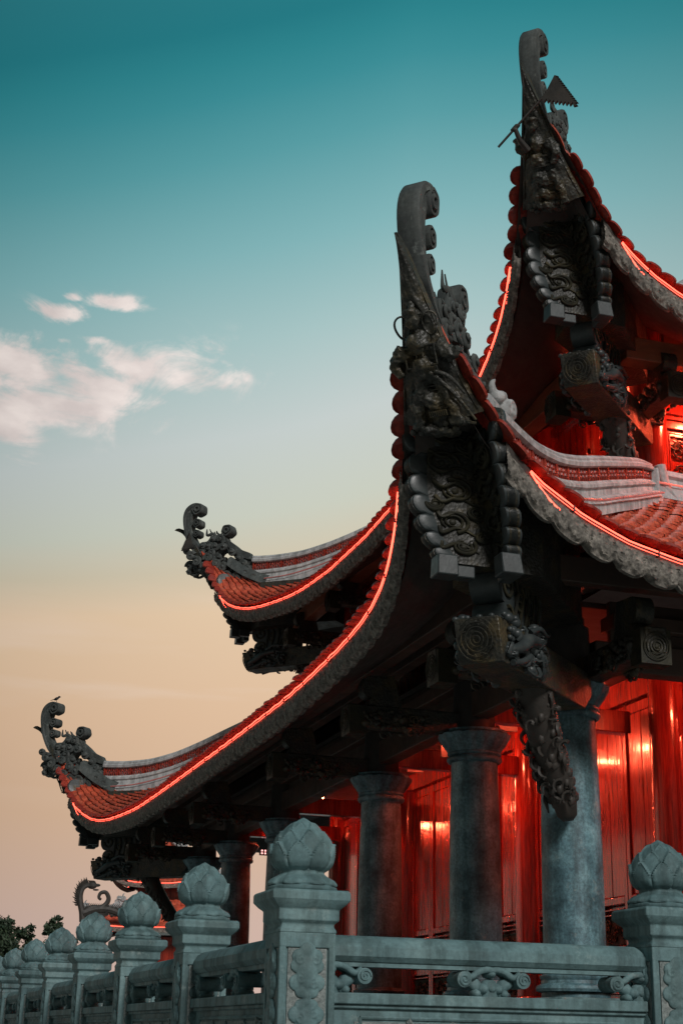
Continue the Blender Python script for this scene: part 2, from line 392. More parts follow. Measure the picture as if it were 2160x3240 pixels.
# ------------------------------------------------------------------ corner pieces (corner-local: outward is (-1,-1))
R2 = math.sqrt(2)
SM = pchip([4.7,5.0,5.3,5.5,5.75,6.0,6.4,6.85], [2.10,2.24,2.42,2.58,2.72,2.79,2.81,2.78])
def DG(off=0):
    """(u, w, z): u = outward in temple units along each axis, w = metres across"""
    def T(P):
        P = np.asarray(P, float); s, w, z = P[..., 0], P[..., 1]+off, P[..., 2]
        return np.stack([-s+w/R2, -s-w/R2, z], -1)
    return T
def spiral(c, R, turns=1.6, hand=1, a0=0, n=26, tail=None):
    """points (s, z) of a spiral in the diagonal plane, s already divided by sqrt2"""
    out = []
    for i in range(n):
        f = i/(n-1); rr = R*(1-.86*f); th = a0+hand*2*PI*turns*f
        out.append((c[0]+rr*math.cos(th)/R2, c[1]+rr*math.sin(th)))
    return out
def build_corner(parent, spear, nm, warp=True):
    H = empty(nm, (0,0,0), parent)
    T0 = DG()
    def TH(P):
        P = np.asarray(P, float); s_ = P[..., 0]; sm = SM(P[..., 2]); k = np.clip((s_-1.8)/1.22, 0, 1.2)
        s2 = np.where(s_ > 1.8, 1.8+(sm-1.8)*k, s_)
        return T0(np.stack([s2, P[..., 1]*.90, P[..., 2]+np.clip(P[..., 2]-6, 0, 1)*.09], -1))
    T = TH if warp else T0
    # ---- horn
    outer = smooth_path([(2.66,5.42),(2.78,5.62),(2.88,5.78),(2.95,5.95),(3.01,6.15),(3.045,6.39),(3.05,6.56),(3.02,6.69),(2.96,6.77),(2.88,6.81),(2.8,6.80),(2.74,6.75)], 30)
    inner = smooth_path([(2.78,6.60),(2.86,6.58),(2.89,6.49),(2.90,6.34),(2.885,6.16),(2.82,5.97),(2.73,5.80),(2.60,5.62),(2.5,5.46)], 24)
    hb = MB(); n = 28
    A = smooth_path(outer, n); B = smooth_path(inner[::-1], n)
    for (t0, t1, ins) in ((-.115,.115,0),):
        G = []
        for i in range(n):
            a, b = A[i], B[i]; d = (b-a)
            G.append([(a[0]+d[0]*.06, t0, a[1]+d[1]*.06), (a[0], t0*.8, a[1]), (a[0], t1*.8, a[1]), (a[0]+d[0]*.06, t1, a[1]+d[1]*.06),
                      (a[0]+d[0]*.30, t1, a[1]+d[1]*.30), (a[0]+d[0]*.36, t1*.8, a[1]+d[1]*.36), (b[0], t1*.8, b[1]), (b[0], t0*.8, b[1]),
                      (a[0]+d[0]*.36, t0*.8, a[1]+d[1]*.36), (a[0]+d[0]*.30, t0, a[1]+d[1]*.30), (a[0]+d[0]*.06, t0, a[1]+d[1]*.06)])
        hb.grid(np.array(G), T)
        for i in (0, n-1):
            q = G[i][:-1]; hb.add(np.array(q), [list(range(10)) if i else list(range(10))[::-1]], T)
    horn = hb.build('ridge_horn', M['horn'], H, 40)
    # volutes
    def volute(c, R, wd=.12, par=horn, lobes=1):
        vb = MB(); nn = 26
        ring = []
        for k in range(nn):
            th = 2*PI*k/nn; rr = R*(1+.05*math.cos(th*5+c[0]*9)*lobes)
            ring.append((c[0]+rr*math.cos(th)/R2, c[1]+rr*math.sin(th)))
        prof = [(.0,wd*.80),(.28,wd*.84),(.30,wd*1.12),(.5,wd*1.12),(.55,wd*.82),(.70,wd*.80),(.74,wd*1.02),(.92,wd*1.02),(1.0,wd*.80)]
        rings = []
        for rf, w_ in prof+[(f, -w) for f, w in prof[::-1]]:
            rings.append([(c[0]+(x-c[0])*max(rf,.01), w_, c[1]+(z-c[1])*max(rf,.01)) for x, z in ring+[ring[0]]])
        vb.grid(np.array(rings), T, flip=True)
        return vb.build('volute', M['horn'], par, 45)
    volute((2.80,6.665), .135); volute((2.80,6.35), .10, .11); volute((2.80,6.12), .085, .10)
    volute((2.26,6.08), .13, .12)
    # arm down to the ridge
    ab = MB(); arm = smooth_path([(2.30,6.02),(2.25,5.86),(2.16,5.68),(2.05,5.56),(1.90,5.45),(1.74,5.40)], 20)
    wd = np.linspace(.10, .13, 20)
    tn = np.gradient(arm, axis=0); 
    G = []
    for i in range(20):
        s_, z_ = arm[i]; t_ = tn[i]*[R2, 1]; t_ /= np.linalg.norm(t_); nx, nz_ = -t_[1]/R2, t_[0]
        if nz_ > 0: nx, nz_ = -nx, -nz_
        w_ = wd[i]; ring = []
        for (d, w) in ((0,-.09),(-.01,-.06),(-.01,.06),(0,.09),(.45,.09),(.5,.06),(1,.06),(1,-.06),(.5,-.06),(.45,-.09),(0,-.09)):
            ring.append((s_+nx*d*w_, w*1.0, z_+nz_*d*w_))
        G.append(ring)
    ab.grid(np.array(G), T); ab.build('ridge_arm', M['horn'], horn, 40)
    # swirl carving
    sb = MB()
    blobs = [([(2.93,5.30),(2.90,5.46),(2.80,5.58),(2.62,5.66),(2.56,5.80),(2.40,5.93),(2.26,5.90),(2.20,5.70),(2.34,5.60),(2.40,5.46),(2.28,5.38),(2.10,5.26),(1.96,5.22),(1.84,5.16),(1.80,5.04),(1.98,4.96),(2.2,5.0),(2.4,5.10),(2.6,5.20),(2.8,5.26)], .075),
             ([(2.30,5.93),(2.12,5.74),(2.02,5.62),(1.86,5.52),(1.78,5.30),(1.84,5.14),(1.98,5.2),(2.0,5.36),(2.08,5.5),(2.18,5.66),(2.24,5.76)], .06)]
    for poly, w in blobs:
        pp = np.array(poly); 
        sb.prism(pp.tolist(), -w, w, lambda P: T(P), ax=1)
    centers = [(2.87,5.40,.11,1),(2.72,5.33,.10,-1),(2.60,5.45,.12,1),(2.77,5.54,.10,-1),(2.68,5.64,.09,1),(2.50,5.62,.10,-1),(2.56,5.78,.09,1),(2.44,5.76,.10,1),
               (2.36,5.90,.09,-1),(2.48,5.92,.07,1),(2.44,5.40,.12,-1),(2.57,5.25,.09,1),(2.28,5.24,.13,1),(2.40,5.20,.08,-1),(2.12,5.18,.10,-1),(1.98,5.12,.10,1),(2.28,5.72,.10,-1),
               (2.14,5.58,.08,1),(2.02,5.42,.08,-1),(1.93,5.28,.08,1),(1.86,5.16,.09,-1),(2.22,5.06,.08,1),(2.36,5.50,.08,1),(2.50,5.51,.07,-1),(1.80,5.08,.08,1),(2.66,5.80,.07,1),(2.86,5.26,.07,-1)]
    low_sw = [(2.16,5.00,.13,1),(1.98,4.95,.12,-1),(1.82,5.02,.11,1),(2.32,5.08,.11,-1),(1.70,4.93,.09,-1),(2.08,4.86,.08,1)]
    if not warp: low_sw += [(2.44,5.18,.12,1),(2.58,5.30,.11,-1),(2.70,5.42,.11,1),(2.80,5.56,.10,-1),(2.36,5.32,.10,-1),(2.50,5.46,.10,1),(2.24,5.22,.10,1),(2.88,5.70,.07,1)]
    for i, (s_, z_, R_, hd) in enumerate(centers):
        for sg in (-1, 1):
            sp = spiral((s_, z_), R_, 1.4, hd, a0=i*1.3)
            nn = len(sp); rad = np.linspace(.030, .018, nn)*(R_/.1)**.5
            sb.tube([(p[0], sg*(.085+.06*k/nn+.012*((i*7) % 3)), p[1]) for k, p in enumerate(sp)], rad*1.15, 6, T)
            sb.ell((s_, sg*.10, z_), (R_*.55, .05, R_*.75), 5, T); sb.ell((s_, sg*.15, z_), (.02, .03, .028), 4, T)
    for i, (s_, z_, R_, hd) in enumerate(low_sw):
        for sg in (-1, 1):
            sp = spiral((s_, z_), R_, 1.3, hd, a0=i*1.7); nn = len(sp)
            sb.tube([(p[0], sg*(.235+.04*k/nn), p[1]) for k, p in enumerate(sp)], np.linspace(.036,.020,nn), 6, T0); sb.ell((s_, sg*.22, z_), (R_*.6, .06, R_*.8), 5, T0)
    # base of the carving, follows the hip down to the ridge
    hs = np.linspace(2.42, 1.75, 16); hbp = np.array([low.Hh(2.96-min(q, 2.96)) for q in hs])
    G = []
    for q, z_ in zip(hs if warp else hs-.28, hbp-(0 if warp else .10)):
        wq = .10+.15*min(1, (2.97-q)/.9); wq = float(np.interp(q, [1.7,2.25,2.49,2.73,2.97], [.25,.25,.19,.085,.012])); G.append([(q, -wq*1.25, z_-.10), (q, -wq, z_+.07), (q, -wq*.6, z_+.13), (q, wq*.6, z_+.13), (q, wq, z_+.07), (q, wq*1.25, z_-.10)])
    sb.grid(np.array(G), T0, flip=True)
    # wavy streamers
    for (pts, r_) in (([(2.93,5.30),(2.80,5.18),(2.66,5.22),(2.56,5.08),(2.44,5.12),(2.36,4.98)], .028), ([(2.6,5.7),(2.72,5.72),(2.70,5.86),(2.58,5.88),(2.52,6.02),(2.56,6.16)], .026),
                      ([(1.92,5.08),(1.80,5.00),(1.74,4.90),(1.86,4.86)], .024), ([(1.84,5.22),(1.72,5.14),(1.62,5.18),(1.56,5.08)], .024), ([(2.2,5.1),(2.06,4.98),(1.98,5.04),(1.9,4.94)], .024),
                      ([(2.44,5.95),(2.50,6.05),(2.60,6.03),(2.61,6.17)], .03), ([(2.36,5.99),(2.42,6.04),(2.44,6.10)], .02)):
        for sg in (-1, 1):
            q = smooth_path([(s_, sg*.09, z_) for s_, z_ in pts], 22); rad = np.concatenate([np.full(12, r_), np.linspace(r_, .008, 10)])
            sb.tube(q, rad, 6, T)
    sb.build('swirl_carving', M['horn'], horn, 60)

    T = T0
    # ---- corner plate (triangular soffit between the two eave edges)
    cc = lambda t: -(1.96+1.0*np.clip(1-t/6, 0, 1)**3)
    zf = pchip([-.14]+Ze_t, [6.27]+Ze_z)
    def edge(t): 
        x = cc(np.maximum(t, 0)) + np.minimum(t, 0); return np.stack([x+0*t, -2.96+t, zf(t)], -1)
    tt = np.linspace(.0 if warp else -.13, .90, 90); ww = np.linspace(-1, 1, 60)
    E1 = edge(tt); E2 = E1[:, [1,0,2]]
    G = np.zeros((90, 60, 3)); nrm = np.array([-1,-1,-.9])/np.linalg.norm([-1,-1,-.9])
    for j, w in enumerate(ww):
        f = (w+1)/2; P = E1*(1-f)+E2*f
        # lower edge sags to a point at the middle
        fr = (tt-tt[0])/(tt[-1]-tt[0])
        P = P+np.outer(fr**3, [0,0,-.16])*(1-abs(w))+np.array([-.05,-.05,0])*(1-abs(w)**4)+(0 if warp else 1)*np.outer((1-.75*fr), [-.10,-.10,.03])
        rim = (abs(w) > .90)
        u = f*8*fr; rel = .010*np.sin(tt*70+np.sin(w*9))*np.sin(w*14*np.maximum(fr,.2)+tt*9)+.008*np.sin(tt*31-w*7)
        rel = np.where(rim, .022, rel)
        rel = rel*np.clip(fr*4-.3, 0, 1)*.7
        G[:, j] = P+rel[:, None]*nrm
    pb = MB(); pb.grid(G, flip=True); G2 = G-nrm*.06; pb.grid(G2)
    for (i0, sl) in ((0, 0), (0, 59)):
        pb.grid(np.stack([G[:, sl], G2[:, sl]], 1), flip=(sl == 0))
    pb.grid(np.stack([G[-1], G2[-1]], 1), flip=False); pb.grid(np.stack([G[0], G2[0]], 1), flip=True)
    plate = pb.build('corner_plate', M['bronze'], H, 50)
    # ---- guardian relief on the plate
    gb = MB()
    def on(fr, w, d):      # fr 0 tip .. 1 bottom of the plate, w metres across, d outward
        t = fr*.90; e = edge(np.array([t]))[0]; m_ = np.array([(e[0]+e[1])/2, (e[0]+e[1])/2, e[2]-.16*fr**3])
        return m_+np.array([w/R2, -w/R2, 0])+nrm*d
    if not spear:
        el = [(.43,-.01,.10,(.075,.075,.085)),(.40,-.01,.08,(.10,.10,.05)),(.36,-.01,.08,(.03,.03,.07)),(.53,0,.07,(.14,.12,.13)),(.57,-.15,.07,(.08,.08,.08)),(.57,.15,.07,(.08,.08,.08)),
              (.64,.02,.07,(.15,.12,.12)),(.70,.03,.07,(.16,.10,.05)),(.80,.04,.06,(.14,.09,.13)),(.80,-.14,.05,(.09,.07,.15)),(.84,.20,.05,(.08,.07,.14)),(.93,.20,.05,(.11,.08,.06)),(.97,-.04,.05,(.16,.08,.05)),
              (.93,-.16,.05,(.10,.07,.08)),(.98,.10,.05,(.12,.07,.05)),(.60,.26,.06,(.05,.05,.10)),(.60,-.26,.05,(.06,.05,.10))]
        arms = [[(.54,-.15),(.60,-.25),(.66,-.20)],[(.54,.15),(.60,.25),(.58,.33)],[(.68,-.04),(.80,-.10),(.93,-.14)],[(.68,.1),(.82,.16),(.94,.22)]]
    else:
        el = [(.42,-.01,.08,(.06,.06,.08)),(.39,-.01,.07,(.09,.09,.04)),(.52,0,.05,(.12,.10,.13)),(.62,.0,.05,(.14,.1,.12)),(.74,.03,.05,(.17,.08,.13)),(.85,.05,.04,(.19,.07,.10)),(.94,.05,.04,(.18,.07,.06)),(.90,-.15,.04,(.07,.05,.09)),(.56,-.18,.05,(.06,.06,.1))]
        arms = [[(.52,-.12),(.54,-.19),(.47,-.22)],[(.52,.12),(.60,.20),(.66,.12)],[(.70,-.06),(.82,-.1),(.93,-.1)],[(.70,.1),(.82,.17),(.93,.2)]]
    for fr, w, d, r_ in el:
        gb.ell(on(fr, w*.9, d), tuple(q*.84 for q in r_), 7)
    for a_ in arms:
        gb.tube(smooth_path([on(f, w, .09) for f, w in a_], 10), np.linspace(.055, .04, 10), 8)
    body = gb.build('guardian_relief', M['bronze'], plate, 60, remesh=.010)
    for nm_, ty, sz, st in (('chisel_cells', 'VORONOI', .07, .035), ('chisel_grain', 'CLOUDS', .03, .022)):
        tx = bpy.data.textures.get(nm_) or bpy.data.textures.new(nm_, ty); tx.noise_scale = sz
        dm = body.modifiers.new(nm_, 'DISPLACE'); dm.texture = tx; dm.strength = st; dm.mid_level = .5; dm.texture_coords = 'LOCAL'
    db = MB()
    if not spear:
        for sg, cw in ((-1,-.17),(1,.17)):
            for rr_ in (.105,):
                db.tube([on(.45+.052*math.sin(a_)*1.0, cw*.72+.066*math.cos(a_), .07+.02*math.sin(a_*2)) for a_ in np.linspace(0, 2*PI, 24)], .010, 6)
        # armour skirt panels with fringe, breast plate
        def panel(f0, f1, w0, w1, d):
            for (a0, b0, a1, b1) in ((f0,w0,f1,w0),(f0,w1,f1,w1),(f0,w0,f0,w1),(f1,w0,f1,w1)):
                db.tube([on(a0+(a1-a0)*q, b0+(b1-b0)*q, d-.045) for q in np.linspace(0,1,6)], .008, 6)
        panel(.73,.85,-.01,.13,.145); panel(.75,.83,.02,.10,.15); panel(.54,.63,.03,.14,.18); panel(.54,.63,-.13,-.03,.17)
        for k in range(9):
            db.tube([on(.855, -.02+.018*k, .14), on(.885, -.02+.018*k, .13)], .008, 5)
            db.tube([on(.635, .03+.014*k, .17), on(.655, .03+.014*k, .16)], .007, 5)
        for (p_, q_) in (((.66,.0),(.94,.34)),((.66,.05),(.80,.30))):
            db.tube(smooth_path([on(p_[0], p_[1]+.05, .13), on((p_[0]+q_[0])/2-.03, (p_[1]+q_[1])/2+.04, .12), on(q_[0], q_[1], .08)], 12), np.linspace(.02,.012,12), 6)
        for k in range(7):
            th = k*.9; db.ell(on(.95+.02*math.sin(th*3), -.22+.075*k, .08), (.035,.035,.03), 4)
        for k in range(4):
            db.tube([on(.90+.012*k+.02*q, .12+.04*k+.10*q, .09) for q in np.linspace(0,1,6)], .012, 5)
    else:
        for k in range(9): db.ell(on(.93+.02*math.sin(k*2.), -.2+.05*k, .07), (.04,.035,.03), 4)
        for k in range(5):
            db.tube([on(.60+.06*k, -.10+.2*q, .10+.02*math.sin(q*PI)) for q in np.linspace(0,1,6)], .012, 5)
    db.build('armour_trim', M['bronze'], body, 60)
    if spear:
        s0 = 2.82
        A_ = np.array([-.37, 5.34]); B_ = np.array([.20, 5.86])
        rb = MB(); rb.tube([(s0, A_[0]+(B_[0]-A_[0])*q, A_[1]+(B_[1]-A_[1])*q) for q in (0,.5,1)], .012, 6, T)
        d = (B_-A_)/np.linalg.norm(B_-A_)
        rb.build('spear_pole', M['black'], body, 40)
        fb = MB(); apex = np.array([.31, 6.06]); base = np.array([.16, 5.80]); tip = np.array([.54, 5.63])
        poly = [tuple(base), tuple(apex)]
        for k in range(13):
            f = (k+.5)/13; p = apex+(tip-apex)*f; e = apex+(tip-apex)*((k+1)/13)
            poly += [(p[0]+.035, p[1]-.012), (e[0]-.012, e[1]+.006)]
        poly += [tuple(tip+[.02,-.03])]
        for k in range(9):
            f = (k+.5)/9; p = tip+(base-tip)*f; e = tip+(base-tip)*((k+1)/9)
            poly += [(p[0]-.005, p[1]-.040), (e[0]+.008, e[1]+.004)]
        fb.prism([(a_, b_) for a_, b_ in poly[:-1]], s0-.012, s0+.012, T, ax=0)
        fb.build('serrated_blade', M['black'], body, 30)
        hb2 = MB()
        for q in np.linspace(-.03, .03, 4): hb2.ell((s0, -.165+q*d[0], 5.53+q*d[1]), (.024,.04,.018), 4, T)
        hb2.tube([(s0,-.165,5.51),(s0-.06,-.15,5.42),(s0-.16,-.10,5.34)], [.026,.032,.045], 7, T)
        hb2.build('gripping_fist', M['black'], body, 60, remesh=.008)

    # ---- cloud bracket boards, lobed outer rims
    nl = 7
    bounds = [5.02, 4.72, 4.53, 4.35, 4.18, 4.03, 3.90, 3.78]
    def lob(z):
        for i in range(nl):
            if z <= bounds[i]+1e-6 and z >= bounds[i+1]-1e-6:
                f = (bounds[i]-z)/(bounds[i]-bounds[i+1]); return math.sqrt(max(0, 1-(2*f-1)**2))*(.12 if i == 0 else .074)*1.0
        return 0
    base_out = pchip([3.75, 3.90, 4.10, 4.45, 5.02], [2.13, 2.23, 2.34, 2.43, 2.44])
    zs = []
    for i in range(nl): zs += list(bounds[i]+(bounds[i+1]-bounds[i])*(1-np.cos(np.linspace(0, PI, 9)))/2)[:-1]
    zs.append(bounds[-1])
    for sgn in (0, 1):
        def Ts(P, sgn=sgn):
            P = np.asarray(P, float)
            if sgn == 0: return P
            P = P[..., [1,0,2]].copy(); P[..., 0] += .27*np.clip((4.85-P[..., 2])/1.1, 0, 1); return P
        bm = MB(); yp = -1.93
        outl = [(-(float(base_out(z))+lob(z)), z) for z in zs]
        face = outl+[((-1.62, -1.88)[sgn], 3.78), ((-1.80, -1.88)[sgn], 5.0)]
        bm.prism(face if sgn == 0 else face, yp-.03, yp+.06, Ts, ax=1)
        br = bm.build('cloud_bracket', M['bronze'], H, 42); bm = MB()
        # thick rounded rim
        G = []
        for z in zs:
            o = float(base_out(z))+lob(z); i_ = float(base_out(z))-.10
            G.append([(-i_, yp-.031, z), (-(o-.055), yp-.062, z), (-(o-.014), yp-.050, z), (-o, yp-.02, z), (-o, yp+.04, z), (-(o-.02), yp+.085, z), (-i_, yp+.085, z)])
        bm.grid(np.array(G), Ts, flip=(sgn == 1))
        bm.build('lobed_rim', M['lobe'], br, 42)
        sw = MB()
        for i, (x_, z_, R_, hd) in enumerate([(-2.20,4.66,.13,1),(-1.98,4.84,.10,-1),(-2.08,4.42,.13,-1),(-2.26,4.28,.07,1),(-1.88,4.58,.08,1),(-2.10,4.14,.12,1),(-1.88,4.24,.08,-1),(-2.0,3.93,.09,-1),(-1.82,4.02,.06,1),(-2.24,4.90,.08,-1)]):
            for m_, rr_ in ((1.0,.02),(.62,.016)):
                pts = []
                for q in np.linspace(0, 1, 18):
                    th = i+hd*q*2*PI*(.85 if m_ == 1 else 1.0); r__ = R_*m_*(1-.35*q)
                    pts.append((x_+r__*1.25*math.cos(th), yp-.035-.012*math.sin(q*PI), z_+r__*.8*math.sin(th)))
                sw.tube(pts, np.linspace(rr_, rr_*.5, 18), 6, Ts)
            sw.ell((x_, yp-.03, z_), (.035,.02,.028), 5, Ts)
        for k in range(8):
            z_ = 4.9-k*.135; sw.tube(smooth_path([(-2.34+.02*k, yp-.03, z_), (-2.2, yp-.055, z_-.06), (-2.05, yp-.04, z_+.0), (-1.86, yp-.035, z_-.07)], 14), np.linspace(.022,.01,14), 6, Ts)
        sw.build('cloud_carving', M['gilt'], br, 60)
        eb = MB(); eb.box((-2.17, yp-.02, 3.74), (.19,.19,.18), Ts, .92); eb.box((-2.0, yp+.05, 3.74), (.22,.12,.14), Ts)
        eb.build('end_block', M['lobe'], br, 30, bevel=.012)
    # hidden spine between the boards, carries them back to the building
    sp = MB(); sp.prism([(-1.90,-1.90),(-1.2,-1.80),(-.2,-.5),(-.5,-.2),(-1.80,-1.2)], 3.80, 4.72)
    sp.build('bracket_core', M['bronze'], H, 30)
    hp = MB(); P0 = np.array([[1.78,0,4.55],[.9,0,4.35],[0,0,4.45],[-1.5,0,5.4],[-2.2,0,5.9]])
    hp.tube(smooth_path(P0, 12), .20, 4, T); hp.build('hip_rafter', M['beamwood'], H, 20)
    # ---- scroll bracket on the diagonal
    sb = MB()
    prof = [(1.0,4.0)]+[(1.62+.12*math.cos(a_)/R2*1.3, 3.73+.175*math.sin(a_)) for a_ in np.linspace(1.75, -1.2, 14)]+[(1.60+.10*math.cos(a_)/R2*1.3, 3.44+.13*math.sin(a_)) for a_ in np.linspace(1.3, -1.3, 10)]+[(1.0,3.30)]
    sb.prism(prof, -.135, .135, T, ax=1)
    sc = sb.build('scroll_bracket', M['lobe'], H, 50)
    cs_ = MB()
    for sg in (-1, 1):
        for i, (s_, z_, R_) in enumerate([(1.58,3.73,.12),(1.56,3.46,.09),(1.40,3.62,.10),(1.26,3.78,.10),(1.22,3.5,.09)]):
            p_ = spiral((s_, z_), R_, 1.2, 1 if i % 2 else -1, i); cs_.tube([(a_, sg*.145, b_) for a_, b_ in p_], .017, 6, T)
        for k in range(5): cs_.tube([(1.5-.09*k, sg*.14, 3.92), (1.45-.09*k, sg*.165, 3.7), (1.5-.09*k, sg*.14, 3.36)], .014, 6, T)
    cs_.build('scroll_carving', M['gilt'], sc, 60)
    # ---- corner beam with medallion end
    bb = MB()
    poly = [(1.86,3.36),(1.78,2.99),(.32,2.99),(.18,3.14),(.18,3.36)]
    bb.prism(poly, -.20, .20, T, ax=1)
    cb = bb.build('corner_beam', M['bronze'], H, 30, bevel=.01)
    md = MB()
    for rr_ in (.175, .14, .10, .06, .03):
        md.tube([(1.835+.01+(z__)*.216, rr_*math.cos(a_), 3.175+z__) for a_ in np.linspace(0, 2*PI, 33) for z__ in [rr_*math.sin(a_)]], .0055, 6, T)
    for k in range(10):
        a_ = k*2*PI/10; md.tube([(1.84+.12*math.sin(a_)*.216, .12*math.cos(a_), 3.175+.12*math.sin(a_)), (1.84+.14*math.sin(a_+.25)*.216, .15*math.cos(a_+.25), 3.175+.15*math.sin(a_+.25))], .008, 5, T)
    md.build('medallion', M['bronze'], cb, 60)
    dr = MB(); r_ = np.random.default_rng(5)
    for sg in (-1, 1):
        for k in range(46):
            s_ = 1.74-.62*r_.random(); z_ = 3.0+.42*r_.random(); q = .02+.035*r_.random()
            dr.ell((s_, sg*(.20+.03*r_.random()), z_), (q*.9, q*1.1, q), 4, T)
        for k in range(16):
            s_ = 1.72-.6*r_.random(); z_ = 3.02+.4*r_.random(); a_ = r_.random()*6
            p_ = spiral((s_, z_), .05+.05*r_.random(), .9, 1, a_, 10); dr.tube([(x_, sg*(.24+.03*math.sin(i_)), y_) for i_, (x_, y_) in enumerate(p_)], np.linspace(.018,.006,10), 5, T)
        # dragon snout, jaw, brow, horns along the side of the beam
        dr.tube(smooth_path([(1.74,sg*.24,3.10),(1.60,sg*.27,3.16),(1.48,sg*.27,3.26),(1.30,sg*.25,3.30)], 10), [.02,.035,.045,.05,.055,.06,.06,.055,.05,.05], 8, T)
        dr.tube(smooth_path([(1.70,sg*.24,3.00),(1.56,sg*.26,3.05),(1.42,sg*.25,3.14)], 8), .028, 7, T)
        dr.tube(smooth_path([(1.44,sg*.26,3.34),(1.30,sg*.28,3.42),(1.16,sg*.27,3.40),(1.06,sg*.25,3.46)], 10), np.linspace(.03,.008,10), 6, T)
    for k in range(9):
        dr.ell((1.80-.05*(k % 2), -.22+.055*k, 3.385), (.022,.03,.025), 4, T)
    dr.build('dragon_carving', M['lobe'], cb, 60)
    # ---- hanging brace, carved as a scaly dragon body
    br = MB()
    path = smooth_path([(1.02,0,3.30),(.90,0,2.98),(.72,0,2.62),(.54,0,2.32),(.38,0,2.08)], 34)
    br.tube(path, np.linspace(.19,.115,34), 12, T, sq=.8)
    br.tube([(.40,0,2.14),(.345,0,2.0),(.33,0,1.95)], [.125,.10,.05], 6, T)
    for k in range(330):
        u = rng.random()*33; p = path[int(u)]; R_ = .19-.075*u/33; a_ = (rng.random()-.5)*PI*1.25; q = .5+rng.random()**2*1.4
        br.ell((p[0]+(R_*math.cos(a_))/R2*.9, R_*math.sin(a_)*.95, p[2]+.03*rng.normal()), (.022*q,.024*q,.034*q), 3, T)
    for k in range(26):
        u = rng.random()*31; p = path[int(u)]; R_ = .20-.07*u/33; a_ = (rng.random()-.5)*PI; c0 = np.array([p[0]+R_*math.cos(a_)/R2, R_*math.sin(a_), p[2]])
        br.tube([c0+[.02*q, .06*math.cos(q*5+k)*(1-q), -.03-.10*q+.05*math.sin(q*5+k)*(1-q)] for q in np.linspace(0,1,9)], np.linspace(.022,.005,9), 5, T)
    for k in range(10):
        f = k/9; p = path[int(2+f*28)]; sg = (-1)**k
        br.tube(smooth_path([(p[0], sg*.15, p[2]), (p[0]+.03, sg*(.18-.004*k), p[2]-.05), (p[0]+.02, sg*(.19-.006*k), p[2]-.10), (p[0]-.02, sg*.14, p[2]-.15)], 8), np.linspace(.03,.008,8), 6, T)
    br.build('hanging_brace', M['black'], H, 60)
    todo = [q for q in bpy.data.objects if q.parent == H]
    while todo:
        q = todo.pop()
        for ch in [c for c in bpy.data.objects if c.parent == q]: todo.append(ch); ch.parent = H
    return H

def rot_copy(src, loc, rz, label=None):
    c = copy_tree(src); c.location = loc; c.rotation_euler.z = rz
    if label: c['label'] = label
    return c
ca = build_corner(temple, False, 'eave_corner'); ca['label'] = 'lower eave corner nearest the camera, armoured guardian carved under its tip'
cb_ = build_corner(temple, True, 'eave_corner'); cb_['label'] = 'upper eave corner with a spear-bearing guardian under its tip'
cb_.location = (2.36, 2.68, 4.01)
cf = build_corner(temple, False, 'eave_corner', False); cf.location = (0, 16.9, 0); cf.rotation_euler.z = -PI/2
cf['label'] = 'far end of the lower eave, horn curling against the orange sky'
cf2 = build_corner(temple, True, 'eave_corner', False); cf2.location = (2.36, 14.19, 3.98); cf2.rotation_euler.z = -PI/2
cf2['label'] = 'far end of the upper eave with its small serrated blade'

# ------------------------------------------------------------------ hip ridges
def build_ridge(r, pts_top, pts_bot, nm='hip_ridge'):
    """pts: (s, z) in corner-local lower frame"""
    T = DG(); n = 46
    s = np.linspace(pts_top[0][0], pts_top[-1][0], n)
    ft = pchip([-p[0] for p in pts_top], [p[1] for p in pts_top]); fbt = pchip([-p[0] for p in pts_bot], [p[1] for p in pts_bot])
    zt = ft(-s); zb = fbt(-s)-.12
    prof = [(.27,0),(.27,.16),(.235,.20),(.235,.27),(.20,.30),(.16,.31),(.155,.42),(.185,.45),(.185,.50),(.155,.53),(.145,.56),(.06,.565),(.06,.775),(.14,.78),(.17,.80),(.175,.86),(.145,.90),(.15,.93),(.11,.985),(0,1.0)]
    full = prof+[(-a, b) for a, b in prof[::-1][1:]]
    G = [[(s[i], w*.92, zb[i]+(zt[i]-zb[i])*h) for w, h in full] for i in range(n)]
    mb = MB(); mb.grid(np.array(G), T, flip=True)
    mb.add(np.array(G[-1]), [list(range(len(full)))], T); mb.add(np.array(G[0]), [list(range(len(full)))[::-1]], T)
    o = mb.build(nm, M['plaster'], temple, 32)
    # openwork frieze of small balusters
    fz = MB()
    length = abs(s[-1]-s[0])*R2; m = int(length/.055)
    for i in range(m):
        f = (i+.5)/m; si = s[0]+(s[-1]-s[0])*f; a = float(ft(-si)); b = float(fbt(-si))-.12; H_ = a-b
        z0 = b+H_*.56; z1 = b+H_*.785
        for sg in (-1, 1):
            if i % 6 == 0: fz.box((si, sg*.10, (z0+z1)/2), (.028,.05,z1-z0), T)
            else:
                fz.tube([(si-.012, sg*.105, z0), (si+.008, sg*.115, (z0+z1)/2), (si-.012, sg*.105, z1)], .010, 5, T)
                fz.ell((si, sg*.11, z0+(z1-z0)*(.35 if i % 2 else .65)), (.02,.02,.025), 3, T)
    fz.build('openwork_frieze', M['tile_end'], o, 0)
    for sg in (-1, 1):
        nt_ = MB(); ks = range(3, n-1)
        nt_.tube([(s[i], sg*.285, zb[i]+(zt[i]-zb[i])*.225) for i in ks], .014, 6, T)
        nt_.build('ridge_neon_tube', M['neon_off'], o, 60)
    return o
rt = [(1.78,5.44),(1.62,5.415),(1.33,5.395),(1.05,5.40),(.63,5.48),(.21,5.64),(-.32,5.9),(-1.03,6.24),(-1.5,6.45),(-1.76,6.53)]
